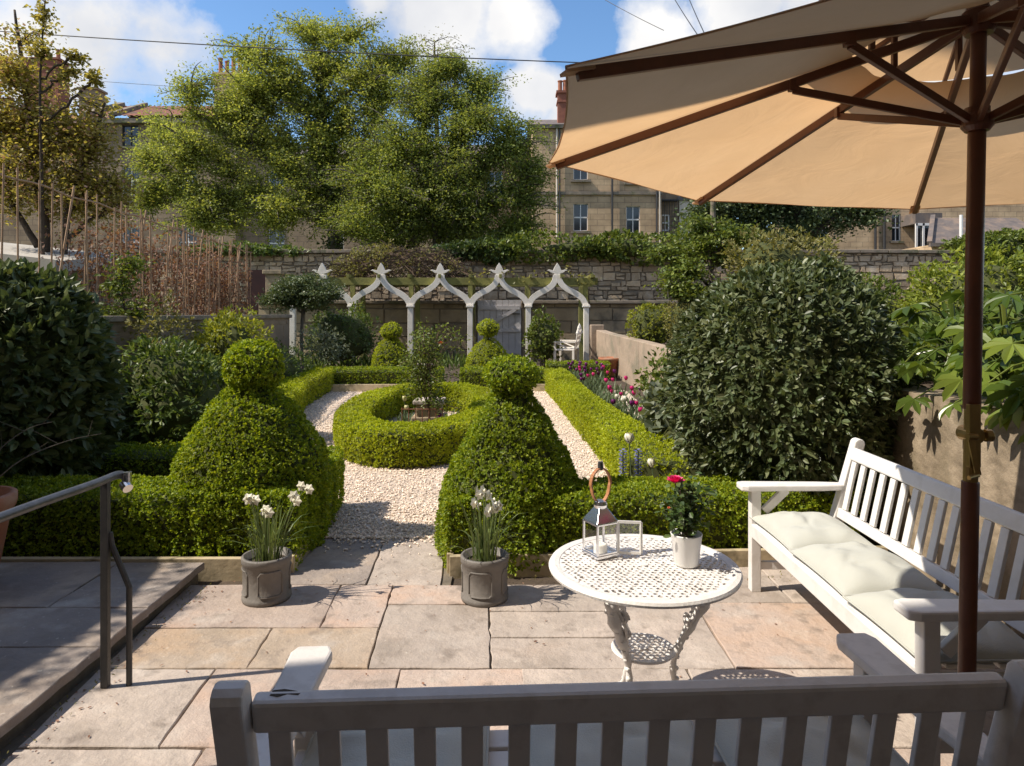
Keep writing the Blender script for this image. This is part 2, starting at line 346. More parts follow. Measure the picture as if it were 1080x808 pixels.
# ------------------------------------------------------------------ ground, patio, path
def struct(o, label=None): return tag(o, label, None, None, 'structure')
g = MB()
ys = np.concatenate([np.array([-400,-60,-10,0,3.0,5.3]), np.linspace(6,18,13), np.array([19,24,40,80,160,500])])
xs = np.concatenate([np.array([-400,-100,-40,-15]), np.linspace(-8,8,17), np.array([15,40,100,400])])
XX, YY = np.meshgrid(xs, ys, indexing='ij')
g.grid(np.stack([XX, YY, gz(YY)-.035], -1))
struct(g.build('ground', M['soil']))
def lawn_sheet(x0,x1,y0,y1):
    m = MB(); a,b = np.meshgrid(np.linspace(x0,x1,10), np.linspace(y0,y1,10), indexing='ij')
    m.grid(np.stack([a,b,gz(b)-.02+.02*np.sin(a*1.3)*np.sin(b)],-1)); return m
struct(lawn_sheet(-30,-4.95,6.5,21.2).build('neighbour_lawn', M['lawn']))
struct(lawn_sheet(-40,40,22.3,60).build('far_lawn', M['lawn']))

def slab(mb, x0, x1, y0, y1, z=0., t=.04, mi=0, skew=.0):
    gp = .0045; x0+=gp; x1-=gp; y0+=gp; y1-=gp; k=7
    ring = []
    for a,b in (((x0,y0),(x1,y0)),((x1,y0),(x1,y1)),((x1,y1),(x0,y1)),((x0,y1),(x0,y0))):
        for i in range(k):
            f=i/k; ring.append((a[0]+(b[0]-a[0])*f, a[1]+(b[1]-a[1])*f))
    ring = np.array(ring) + rng.normal(0,.0028,(len(ring),2))
    c = ring.mean(0); d = ring-c
    ring[:,0] += -(ring[:,1]-3.6)*skew
    c = ring.mean(0); d = ring-c; n=len(ring)
    dz = rng.normal(0,.0015); tx,ty = rng.normal(0,.002,2)
    top = c+d*(1-.0035/np.abs(d).max(1).mean()); zt=z+dz+tx*d[:,0]+ty*d[:,1]
    V = np.concatenate([np.c_[top,zt], np.c_[ring,zt-.0035], np.c_[ring,np.full(n,z-t)]])
    F = [tuple(range(n))]+[(n+i,n+(i+1)%n,(i+1)%n,i) for i in range(n)]+[(2*n+i,2*n+(i+1)%n,n+(i+1)%n,n+i) for i in range(n)]
    mb.add(V,F,mi)
SL = ['slab_grey','slab_pink','slab_rust','slab_tan','slab_pale','slab_dark']
p = MB()
G,P_,RU,T_,W_,D_ = range(6)
rows = [
 (4.395,5.32,[(-1.47,-.90,D_),(-.90,-.42,G)]),
 (3.795,4.395,[(-2.04,-1.06,P_),(-1.06,-.725,P_)]), (4.10,4.395,[(-.725,-.115,P_)]),
 (3.36,4.10,[(-.725,-.115,W_)]),
 (4.0,4.395,[(-.115,.60,G)]), (3.68,4.0,[(-.115,.60,G)]), (3.36,3.68,[(-.115,.60,W_)]),
 (3.36,4.395,[(.60,1.10,G)]), (3.36,4.12,[(1.10,1.98,RU)]), (4.12,4.72,[(1.10,1.7,G),(1.7,2.7,G)]), (3.36,4.12,[(1.98,2.75,P_)]),
 (3.36,3.795,[(-2.04,-1.32,T_),(-1.32,-.725,T_)]),
 (2.75,3.36,[(-2.04,-1.47,W_),(-1.47,-.56,P_),(-.56,.045,P_),(.045,.86,G),(.86,1.75,W_),(1.75,2.75,G)]),
 (2.15,2.75,[(-2.04,-1.28,G),(-1.28,-.42,P_),(-.42,.36,W_),(.36,1.2,G),(1.2,2.05,P_),(2.05,2.75,G)]),
 (1.55,2.15,[(-2.04,-1.6,P_),(-1.6,-.8,G),(-.8,.1,T_),(.1,.9,G),(.9,1.8,W_),(1.8,2.75,P_)]),
 (.75,1.55,[(-2.04,-1.1,G),(-1.1,-.2,P_),(-.2,.8,W_),(.8,1.9,G),(1.9,2.75,P_)]),
 (-.36,.75,[(-2.04,-1.3,W_),(-1.3,-.3,G),(-.3,.7,P_),(.7,1.7,G),(1.7,2.75,T_)]),
]
for y0,y1,cells in rows:
    for x0,x1,mi in cells: slab(p, x0, x1, y0, y1, 0, .03, mi, .05 if y0 < 5 and x1 < .7 and x0 > -2.1 else 0.)
struct(p.build('patio', [M[s] for s in SL]))
bed = MB(); bed.box((.35,2.0,-.027),(4.85,4.8,.018)); bed.box((-.95,4.87,-.026),(1.1,.95,.018)); bed.box((2.0,4.5,-.028),(1.6,.5,.018))
struct(bed.build('patio_joints', M['mortar']))
q = MB()
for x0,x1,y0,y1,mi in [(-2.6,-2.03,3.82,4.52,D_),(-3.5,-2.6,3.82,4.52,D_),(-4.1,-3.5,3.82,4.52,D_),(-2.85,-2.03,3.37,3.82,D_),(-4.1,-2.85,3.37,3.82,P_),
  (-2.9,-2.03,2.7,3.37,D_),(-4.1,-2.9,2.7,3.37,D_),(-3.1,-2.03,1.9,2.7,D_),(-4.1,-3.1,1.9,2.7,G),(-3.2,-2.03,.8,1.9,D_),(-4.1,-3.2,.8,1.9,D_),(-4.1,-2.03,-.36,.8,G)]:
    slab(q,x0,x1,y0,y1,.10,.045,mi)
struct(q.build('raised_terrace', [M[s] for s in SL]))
r_ = MB(); r_.box((-3.09,2.07,.013),(2.05,4.84,.086)); struct(r_.build('terrace_riser', M['riser']))

# gravel
gb = MB(); a,b = np.meshgrid(np.linspace(-4.2,2.2,30), np.linspace(5.33,13.2,40), indexing='ij')
gb.grid(np.stack([a,b,gz(b)-.012],-1)); struct(gb.build('gravel_path', M['gravel_bed']))
npb = 60000
gx = rng.uniform(-3.6,1.75,npb); u = rng.random(npb); gy = 5.30+7.9*u**1.7; gy[:260] = 5.32-rng.exponential(.09,260); gx[:260] = rng.uniform(-1.4,-.46,260)
inring = ((gx+1.14)/1.15)**2+((gy-9.15)/1.75)**2 < .8
keep = ~inring & ~((gx>.9)&(gy<7.0)); gx=gx[keep]; gy=gy[keep]; n=len(gx)
ox = np.array([(1,0,0),(0,1,0),(-1,0,0),(0,-1,0),(0,0,1),(0,0,-1)],float)
s = rng.uniform(.006,.0135,(n,1,1))*rng.uniform(.6,1.3,(n,1,3)); V = ox[None]*s*rng.uniform(.75,1.25,(n,6,1))
an = rng.uniform(0,2*PI,n); ca,sa=np.cos(an),np.sin(an); tl=rng.normal(0,.5,n); ct,st=np.cos(tl),np.sin(tl)
y_=V[...,1]*ct[:,None]-V[...,2]*st[:,None]; z_=V[...,1]*st[:,None]+V[...,2]*ct[:,None]; x_=V[...,0]
V=np.stack([x_*ca[:,None]-y_*sa[:,None], x_*sa[:,None]+y_*ca[:,None], z_*.8],-1)+np.stack([gx,gy,gz(gy)-.008+rng.uniform(0,.008,n)+.014*(gy<5.31)],-1)[:,None]
F=(np.arange(n)[:,None,None]*6+np.array([(0,1,4),(1,2,4),(2,3,4),(3,0,4),(1,0,5),(2,1,5),(3,2,5),(0,3,5)])[None]).reshape(-1,3)
pb=MB(); pb.addn(V.reshape(-1,3),F)
tag(pb.build('gravel', M['pebble']), 'pale buff gravel chippings covering the garden path', 'gravel', kind='stuff')

# stone edgings of the beds
def edging(label, pts, h=.115, w=.045):
    m = MB()
    for a,b in zip(pts[:-1], pts[1:]):
        za=float(gz(a[1])); zb=float(gz(b[1])); m.bar((a[0],a[1],za+h/2-.03),(b[0],b[1],zb+h/2-.03),w,h+.06)
    return tag(m.build('bed_edging', M['edging'], bevel=.004), label, 'edging', 'cream edgings of the box hedges')
edging('cream edging board under the box hedge beside the left lead planter', [(-4.6,4.56),(-1.49,4.56)])
edging('short cream edging board along the path under the left cone topiary', [(-1.49,4.59),(-1.53,5.6)])
edging('cream edging board under the hedge behind the white iron table', [(-.42,4.6),(2.62,4.78)])
edging('short cream edging board beside the path under the right cone topiary', [(-.42,4.63),(-.44,5.35)])
edging('cream edging at the far end of the left gravel path', [(-3.5,13.0),(-1.7,13.05)], .13)
edging('cream edging at the far end of the right gravel path', [(.1,13.05),(.85,13.05)], .13)

# ------------------------------------------------------------------ walls
def stones(mb, A, B, z0, z1, ch=(.13,.27), cl=(.2,.62), depth=.05, prot=.03, rough=False):
    jit=1.9 if rough else 1.
    A=np.array(A,float);B=np.array(B,float);L=np.linalg.norm(B-A);t=(B-A)/L;nr=np.array((t[1],-t[0]))
    z=z0
    while z<z1-.05:
        h=min(rng.uniform(*ch), z1-z); x=-rng.uniform(0,.3)
        while x<L:
            w=rng.uniform(*cl); xa=max(x,0)+.008; xb=min(x+w,L)-.008
            if xb-xa>.05:
              parts=[(z,z+h)] if not(rough and h>.2 and rng.random()<.35) else [(z,z+h*rng.uniform(.4,.6))]
              if len(parts)==1 and parts[0][1]<z+h-.02: parts.append((parts[0][1],z+h))
              for za_,zb_ in parts:
                hh=[za_+.008+rng.normal(0,.006)*jit, zb_-.008+rng.normal(0,.006)*jit]
                j=rng.normal(0,.008*jit,8); pr=prot*rng.uniform(.4,1.2); i=.014
                fr=lambda xx,zz,o:(*(A+t*xx+nr*o),zz)
                V=[fr(xa+j[0],hh[0]+j[1],-depth),fr(xb+j[2],hh[0]+j[3],-depth),fr(xb+j[4],hh[1]+j[5],-depth),fr(xa+j[6],hh[1]+j[7],-depth),
                   fr(xa+i+j[0],hh[0]+i+j[1],pr),fr(xb-i+j[2],hh[0]+i+j[3],pr),fr(xb-i+j[4],hh[1]-i+j[5],pr),fr(xa+i+j[6],hh[1]-i+j[7],pr)]
                mb.add(V,[(4,5,6,7),(0,1,5,4),(1,2,6,5),(2,3,7,6),(3,0,4,7)])
            x+=w
        z+=h
# tall rubble wall at the back
bw = thing('rubble_wall', (0,21.6,0), 'tall rubble stone boundary wall behind the white arched pergola', 'wall')
m=MB(); stones(m,(-18,21.6),(17,21.6),.3,3.62,(.12,.27),(.14,.48),.06,.035,True); m.build('stone_face', M['rubble'], bw, world=True)
m=MB(); m.box((-.5,21.84,1.9),(35,.44,3.5)); m.build('wall_core', M['rubble_joint'], bw, world=True)
m=MB(); x=-18.
while x<17:
    w=rng.uniform(.5,1.1); m.box((x+w/2,21.8,3.69+rng.normal(0,.01)),(w-.012,.62,.11)); x+=w
m.build('coping', M['coping'], bw, world=True, bevel=.015)
m=MB(); m.box((-7.85,21.53,1.75),(.95,.05,2.7)); d=m.build('door', M['maroon'], bw, world=True, bevel=.01); tag(d,'dark maroon door half hidden by the beech hedge')
# lower ashlar wall behind the pergola
aw = thing('ashlar_wall', (0,19.9,0), 'lower wall of big squared stone blocks right behind the pergola', 'wall')
m=MB(); stones(m,(-7.4,19.9),(-1.02,19.9),.3,2.02,(.36,.44),(.6,1.15),.05,.012); stones(m,(.28,19.9),(5.2,19.9),.3,2.02,(.36,.44),(.6,1.15),.05,.012)
m.build('stone_face', M['ashlar_garden'], aw, world=True)
m=MB(); m.box((-1.1,20.1,1.15),(12.6,.36,1.72)); m.build('wall_core', M['rubble_joint'], aw, world=True)
m=MB(); m.box((-4.2,20.0,2.06),(6.4,.5,.09)); m.box((2.75,20.0,2.06),(4.95,.5,.09)); m.build('coping', M['coping'], aw, world=True, bevel=.015)
dr=MB()
for i in range(7): dr.box((-1.0+(i+.5)*1.27/7-.0,19.86,1.24),(1.27/7-.008,.05,1.74))
door=dr.build('door', M['grey_door'], aw, world=True, bevel=.004); tag(door,'pale grey ledged wooden door with black latch')
m=MB()
for zz in (.62,1.25,1.9): m.box((-.365,19.815,zz),(1.2,.035,.11))
m.bar((-.85,19.81,1.3),(.1,19.81,1.85),.1,.03,up=(0,-1,0)); b_=m.build('brace', M['grey_door'], door); b_.location=(0,0,0); b_.data.transform(Matrix.Translation(-Vector(aw.location)))
m=MB(); m.box((.12,19.78,1.72),(.22,.03,.04)); b_=m.build('latch', M['black'], door); b_.data.transform(Matrix.Translation(-Vector(aw.location)))
# wall on the left
lw = thing('left_boundary_wall', (-4.75,8,0), 'brown stone garden wall under the row of bamboo canes', 'wall')
m=MB(); m.box((-4.75,6.9,.8),(.3,14.4,1.70)); stones(m,(-4.6,-.3),(-4.6,14.1),.0,1.62,(.2,.34),(.4,.9),.03,.012); m.box((-6.4,13.95,.8),(3.0,.3,1.70))
m.build('wall_face', M['left_wall'], lw, world=True)
m=MB(); m.box((-4.75,6.9,1.68),(.4,14.5,.07)); m.box((-6.46,13.95,1.68),(3.0,.4,.068)); m.build('coping', M['coping'], lw, world=True, bevel=.012)
# wall on the right: rendered near, stone panels far
def ribbon(pts, zt, th, zb=-.1):
    m=MB(); pts=np.array(pts,float); t=np.gradient(pts,axis=0); t=unit(t); nr=np.stack([t[:,1],-t[:,0]],1)
    V=[];F=[]
    for i,(p_,n_) in enumerate(zip(pts,nr)):
        a=p_;b=p_+n_*th; V+= [(a[0],a[1],zb),(a[0],a[1],zt[i]),(b[0],b[1],zt[i]),(b[0],b[1],zb)]
    for i in range(len(pts)-1):
        k=4*i
        F+=[(k,k+1,k+5,k+4),(k+1,k+2,k+6,k+5),(k+2,k+3,k+7,k+6)]
    F+=[(3,2,1,0),(4*len(pts)-4,4*len(pts)-3,4*len(pts)-2,4*len(pts)-1)]
    m.add(V,F); return m
ribbon([(2.74,-.3),(2.74,1.5),(2.76,3.2),(2.78,4.6),(2.8,6.2),(2.8,7.6)],[1.2,1.2,1.2,1.2,1.17,1.14],.32).build('wall_right',M['render_wall'],origin=(2.76,3.5,0))
wr=bpy.data.objects['wall_right']; wr.name='rendered_wall'; tag(wr,'stained rendered wall behind the right hand white bench','wall')
pw = thing('panel_wall',(2.5,12,0),'low wall of warm stone slabs curving back to the pergola behind the tulips','wall')
PP=[(2.79,7.62),(2.79,9),(2.72,10.5),(2.62,12),(2.5,13.5),(2.36,15),(2.22,16.3),(2.12,17.2)]
ZT=[1.08,1.09,1.12,1.15,1.19,1.23,1.27,1.32]
for i in range(7):
    ribbon([PP[i],(np.array(PP[i])*.008+np.array(PP[i+1])*.992)],[ZT[i],ZT[i+1]],.24,.0).build('stone_panel',M['panel_wall'],pw,world=True,bevel=.012)
m=MB(); m.box((2.16,17.35,.9),(.34,.34,1.1)); m.build('end_pier',M['panel_wall'],pw,world=True,bevel=.02)
rt=MB(); a,b=np.meshgrid(np.linspace(3.0,14,12),np.linspace(1,21.4,24),indexing='ij')
rt.grid(np.stack([a,b,1.0+.1*np.sin(a*2)*np.sin(b*1.3)+.05*(a-3)-.35*np.clip((b-8)/9,0,1)*(a<3.5)],-1)); struct(rt.build('raised_ground',M['soil']))
# ------------------------------------------------------------------ benches
YZ = lambda x0: Matrix(((0,0,1,x0),(1,0,0,0),(0,1,0,0),(0,0,0,1)))      # (y,z) polygon extruded along x
def make_bench(loc, rz, label, m, L=1.86):
    b = thing('garden_bench', loc, label, 'bench', 'white slatted garden benches', rz)
    hx = L/2
    bk = lambda z: -.115*max(0,(z-.40))/.53
    for s in (-1,1):
        x0 = s*(hx-.034)-.034
        arc = [(-.115-.034+.034*math.cos(a)+.0, .925+.034*math.sin(a)) for a in np.linspace(0,PI,7)]
        poly = [(-.03,0),(.035,0),(.035,.40)]+arc+[(-.03,.38)]
        k = MB(); k.prism(poly, 0, .068, YZ(x0)); k.build('back_post', m, b, bevel=.006)
        k = MB(); k.box((s*(hx-.034),.50,.318),(.062,.062,.636)); k.build('leg', m, b, bevel=.005)
        c = s*(hx-.034)
        plan = [(c-.052,.10),(c-.06,.40),(c-.066,.56),(c-.05,.60),(c+.05,.60),(c+.066,.56),(c+.06,.40),(c+.052,.10),(c+.033,-.06),(c-.033,-.06)]
        k = MB(); k.prism(plan, .637, .675); k.build('armrest', m, b, bevel=.009)
        k = MB(); k.box((c,.255,.385),(.036,.43,.07)); k.bar((c,.44,.50),(c,.30,.637),.03,.05); k.build('side_rail', m, b, bevel=.004)
        k = MB(); k.box((c,.255,.16),(.03,.43,.05)); k.build('stretcher', m, b, bevel=.004)
    ra = Matrix.Rotation(math.atan2(.115,.53),4,'X')
    k = MB(); k.box((0,bk(.868)-.004,.868),(L-.138,.042,.08),ra); k.build('top_rail', m, b, bevel=.01)
    k = MB(); k.box((0,bk(.50),.50),(L-.138,.036,.06),ra); k.build('lower_rail', m, b, bevel=.005)
    n=16
    for i in range(n):
        x = -hx+.068+(i+.5)*(L-.136)/n
        k = MB(); k.box((x,bk(.68)+.001,.68),(.05,.018,.30),ra); k.build('back_slat', m, b, bevel=.003)
    k = MB(); k.box((0,.512,.385),(L-.126,.034,.085)); k.build('front_rail', m, b, bevel=.005)
    for i in range(5):
        y=.065+i*.1; k = MB(); k.box((0,y,.428),(L-.14,.082,.02)); k.build('seat_slat', m, b, bevel=.004)
    return b
bench_r = make_bench((2.03,3.41,0), PI/2, 'white slatted bench with long pale cushions along the rendered wall', M['white'])
bench_f = make_bench((.28,1.655,0), .05, 'shaded worn white bench seen from behind at the bottom of the photo', M['white_worn_shaded'], 1.85)
m=MB(); m.prism([(-.03,-.012),(-.012,-.017),(.008,-.009),(.032,-.013),(.038,-.003),(.016,.006),(-.004,.012),(-.028,.008)],0,.0012,Matrix.Translation((-.79,-.10,.9075)))
m.build('paint_chip',M['bark'],bench_f)
def cushion(bench, x, y, w, d, h, label, seed):
    n=44; u=np.linspace(-1,1,n); U,V=np.meshgrid(u,u,indexing='ij')
    e=(1-np.abs(U)**2.6)*(1-np.abs(V)**3.); e=np.clip(e,0,1)**.62
    P=np.stack([U*w/2*(1-.03*(1-np.abs(V)**2)*np.abs(U)),V*d/2*(1-.04*(1-np.abs(U)**2)*np.abs(V)),0*U],-1)
    wr_=.014*wob(np.stack([U.ravel()*2.2,V.ravel()*2.2,0*U.ravel()],1),1.5,seed).reshape(n,n)
    for a_,b_ in ((-.4,-.35),(.4,-.35),(-.4,.4),(.4,.4)):
        wr_-=.011*np.exp(-((U-a_)**2+(V-b_)**2)/.02)
    for q in range(9):
        a_=rng.uniform(0,PI); c_=rng.uniform(-.8,.8,2); dd=(U-c_[0])*math.cos(a_)+(V-c_[1])*math.sin(a_); tt=-(U-c_[0])*math.sin(a_)+(V-c_[1])*math.cos(a_); wr_+=.0065*np.exp(-dd**2/.004-tt**2/.16)*(1 if q%2 else -1)
    top=P.copy(); top[...,2]=h*.25+(h*.9+wr_)*e; bot=P.copy(); bot[...,2]=h*.25-h*.25*e
    m=MB(); m.grid(top[::-1]); m.grid(bot)
    rim=np.concatenate([top[0],top[1:,-1],top[-1,::-1][1:],top[::-1,0][1:]]); rim[:,2]=h*.25
    m.tube(np.concatenate([rim,rim[:1]]),.0055,5,cap=False)
    o=m.build('seat_cushion',M['cushion'],smooth=True)
    o.matrix_world=Matrix.Translation(bench.location)@Matrix.Rotation(bench.rotation_euler.z,4,'Z')@Matrix.Translation((x,y,.439))@Matrix.Rotation(rng.normal(0,.02),4,'Z')
    return tag(o,label,'cushion','pale green seat cushions')
cushion(bench_r,.60,.28,.59,.49,.095,'farthest pale green cushion on the right hand bench, fully in sun',1.)
cushion(bench_r,-.005,.28,.595,.49,.10,'middle pale green cushion on the right hand bench, cut by the shadow edge',2.3)
cushion(bench_r,-.605,.28,.585,.49,.10,'nearest pale green cushion on the right hand bench, mostly behind the armrest',4.1)
cushion(bench_f,-.60,.28,.54,.50,.09,'pale cushion seen through the slats at the left end of the shaded bench',5.2)
cushion(bench_f,.03,.28,.56,.50,.09,'pale cushion seen through the slats in the middle of the shaded bench',6.6)
cushion(bench_f,.60,.28,.52,.50,.09,'pale cushion seen through the slats at the parasol end of the shaded bench',8.2)

# ------------------------------------------------------------------ parasol
um = thing('parasol',(1.455,2.2,0),'large tan octagonal parasol with dark wooden ribs and pole','parasol')
HUB=np.array((1.487,2.18)); RR=1.448; ZR=2.283; HZ=2.70; TX,TY=-.044,.013; TH=3.516
tilt=lambda x,y:TX*(x-HUB[0])+TY*(y-HUB[1])
def rp(k,r,dz=0.):
    a=TH-k*PI/4; x=HUB[0]+r*math.cos(a); y=HUB[1]+r*math.sin(a)
    return np.array((x,y,ZR+(RR-r)/RR*(HZ-ZR)+tilt(x,y)+dz))
pole=lambda z: np.array((1.455+.0145*z*.93,2.2-.0074*z,z))
m=MB(); m.tube([pole(.0),pole(1.21)],.0255,20); m.tube([pole(1.44),pole(2.34)],.0255,20); m.tube([pole(2.34),pole(2.80)],.0225,20); m.build('pole',M['wood'],um,smooth=False,world=True,bevel=.003)
for p_ in um.children[0].data.polygons: p_.use_smooth = len(p_.vertices)==4
m=MB(); m.tube([pole(1.2),pole(1.45)],.0215,16); c=pole(1.36); m.box(c+(-.008,-.022,0),(.036,.02,.20)); m.tube([c+(.0,-.03,0),c+(0,.04,0)],.026,14); m.tube([c+(.028,-.02,0),c+(.05,-.02,0)],.02,12)
cb=m.build('crank_box',M['brass'],um,world=True,bevel=.002)
m=MB(); a=c+(-.03,-.04,0); m.bar(a,a+(.022,-.004,-.12),.008,.017); m.tube([a+(.022,-.004,-.12),a+(-.018,-.02,-.125)],.007,10); m.tube([a+(.02,0,0),a+(-.01,-.002,0)],.011,10)
h_=m.build('crank_handle',M['brass'],cb); h_.data.transform(Matrix.Translation(-Vector(um.location)))
m=MB(); m.lathe([(.0,0),(.15,0),(.15,.03),(.05,.05),(.04,.25),(.0,.25)],24,pole(0)); m.build('base',M['black'],um,world=True)
m=MB(); m.lathe([(.0,-.045),(.034,-.045),(.046,-.03),(.046,.0),(.036,.012),(.036,.03),(.0,.03)],24,pole(2.375)); m.build('runner',M['wood'],um,world=True)
m=MB(); m.lathe([(.0,-.05),(.04,-.05),(.048,-.035),(.048,.02),(.03,.03),(.02,.08),(.014,.11),(.022,.14),(.012,.17),(.0,.175)],20,pole(2.69)); m.build('hub',M['wood'],um,world=True)
for k in range(8):
    m=MB(); m.bar(rp(k,.05,-.012),rp(k,RR-.02,-.012),.02,.032); rb=m.build('rib',M['wood'],um,world=True,bevel=.003)
    m=MB(); a=rp(k,.545,-.035); a0=pole(2.365); d=unit((a-a0)*np.array((1,1,0))); sd=np.array((-d[1],d[0],0))
    m.bar(a0+d*.04,a,.016,.026); m.bar(rp(k,.545,-.04),rp(k,.545,.0),.026,.03)
    st=m.build('strut',M['wood'],rb,bevel=.002); st.data.transform(Matrix.Translation(-Vector(um.location)))
    m=MB(); m.bar(rp(k,.30,.01),rp(k,.30,.135),.018,.018); m.bar(rp(k,.05,.108),rp(k,.59,.142),.014,.018); st=m.build('vent_strut',M['wood'],rb,bevel=.002); st.data.transform(Matrix.Translation(-Vector(um.location)))
m=MB()
def panels(m,r0,r1,dz,sag,conc,nu=12,nv=14):
    for k in range(8):
        u=np.linspace(0,1,nu); P=np.zeros((nv,nu,3))
        for i,r in enumerate(np.linspace(r0,r1,nv)):
            A=rp(k,r,dz); B=rp(k+1,r,dz); f=(r-r0)/(r1-r0); q=4*u*(1-u)
            P[i]=A[None]*(1-u)[:,None]+B[None]*u[:,None]; P[i,:,:2]+=(HUB-P[i,:,:2])*(conc*q*f**3)[:,None]
            P[i,:,2]-=sag*q*math.sin(PI*min(1,f*.75+.15)); P[i,:,2]+=.004*np.sin(u*9+r*7+k)*q
        m.grid(P)
panels(m,.36,RR+.012,.012,.022,.02)
for k in range(8):                                   # hem and corner pockets
    A=rp(k,RR+.01,.012); B=rp(k+1,RR+.01,.012); u=np.linspace(0,1,14); q=4*u*(1-u); L_=A*(1-u)[:,None]+B*u[:,None]; L_[:,:2]+=(HUB-L_[:,:2])*(.02*q)[:,None]; L_[:,2]-=.022*q*math.sin(PI*.9)
    m.tube(L_,.0028,5)
cn=m.build('canopy',M['cloth'],um,smooth=True,world=True)
m=MB()
for k in range(8):
    u=np.linspace(0,1,8); P=np.zeros((8,8,3))
    for i,r in enumerate(np.linspace(.03,.60,8)):
        dz=.12+.035*(r/.6); A=rp(k,r,dz); B=rp(k+1,r,dz); P[i]=A*(1-u)[:,None]+B*u[:,None]; P[i,:,2]-=.01*4*u*(1-u)
    m.grid(P)
v_=m.build('vent_cap',M['cloth'],cn,smooth=True); v_.data.transform(Matrix.Translation(-Vector(um.location)))
for k in range(8):
    m=MB(); A=rp(k,RR-.06,-.004); B=rp(k,RR+.016,-.004); m.bar(A,B,.042,.008); m.build('corner_pocket',M['cloth'],cn).data.transform(Matrix.Translation(-Vector(um.location)))

# ------------------------------------------------------------------ cast iron table
TBL=(.55,2.86,0)
tb=thing('cast_iron_table',TBL,'round white pierced cast iron table with a lantern and a rose on it','table')
def pierced(m,r0,r1,cell,zc,t,hole=.36):
    n=int(r1/cell)+4; C={}
    for i in range(-n,n+1):
        for j in range(-n,n+1):
            C[i,j]=np.array(((i+j*.5)*cell,j*.866*cell))+rng.uniform(-.3,.3,2)*cell
    def cl(v):
        q=math.hypot(*v); return v*min(1,(r1+.002)/max(q,1e-6)) if q>r1 else v
    for i in range(-n+1,n):
        for j in range(-n+1,n):
            c0=C[i,j]; q=math.hypot(*c0)
            nb=[C[i+1,j],C[i,j+1],C[i-1,j+1],C[i-1,j],C[i,j-1],C[i+1,j-1]]
            V6=[(c0+nb[k]+nb[(k+1)%6])/3 for k in range(6)]
            if min(math.hypot(*v) for v in V6)>r1: continue
            V6=[cl(v) for v in V6]; O=[]
            for k in range(6): O+=[V6[k],(V6[k]+V6[(k+1)%6])/2]
            O=np.array(O); c=O.mean(0); e=O-c; ed=np.hypot(e[:,0],e[:,1]); solid=q<r0 or q>r1-cell*.35 or ed.min()<cell*.16
            if solid: H=c+e*.02
            else:
                rot=rng.uniform(0,PI); s1=rng.uniform(.55,.9); s2=rng.uniform(.22,.78); ang=np.arctan2(e[:,1],e[:,0])-rot
                H=c+e*(1/np.sqrt((np.cos(ang)/s1)**2+(np.sin(ang)/s2)**2))[:,None]*(hole/.36)
            K=12; V=np.concatenate([np.c_[O,np.full(K,zc+t/2)],np.c_[H,np.full(K,zc+t/2+(-.0012 if not solid else 0))],np.c_[O,np.full(K,zc-t/2)],np.c_[H,np.full(K,zc-t/2)]]); F=[]
            for x in range(K):
                f=(x+1)%K; F+=[(x,f,K+f,K+x),(2*K+x,3*K+x,3*K+f,2*K+f),(K+x,K+f,3*K+f,3*K+x)]
            if solid: F+=[tuple(range(K,2*K)),tuple(range(3*K,4*K))[::-1]]
            m.add(V,F)
m=MB(); pierced(m,.016,.352,.0265,.693,.007)
m.lathe([(.352,.688),(.352,.6985),(.372,.7015),(.39,.6985),(.396,.689),(.393,.679),(.386,.677),(.384,.684),(.352,.688)],72); m.lathe([(0,.688),(.021,.688),(.021,.699),(0,.699)],14)
m.build('tabletop',M['iron'],tb)
m=MB(); pierced(m,.016,.118,.026,.345,.006,.37); m.lathe([(.116,.341),(.116,.349),(.128,.35),(.134,.345),(.128,.339),(.116,.341)],40); m.lathe([(0,.34),(.022,.34),(.022,.352),(0,.352)],12); m.build('shelf',M['iron'],tb)
def spline(P,n):
    P=np.array(P,float); t=np.linspace(0,len(P)-1,n); out=[]
    for x in t:
        i=min(int(x),len(P)-2); f=x-i; p0=P[max(i-1,0)];p1=P[i];p2=P[i+1];p3=P[min(i+2,len(P)-1)]
        out.append(.5*((2*p1)+(-p0+p2)*f+(2*p0-5*p1+4*p2-p3)*f*f+(-p0+3*p1-3*p2+p3)*f**3))
    return np.array(out)
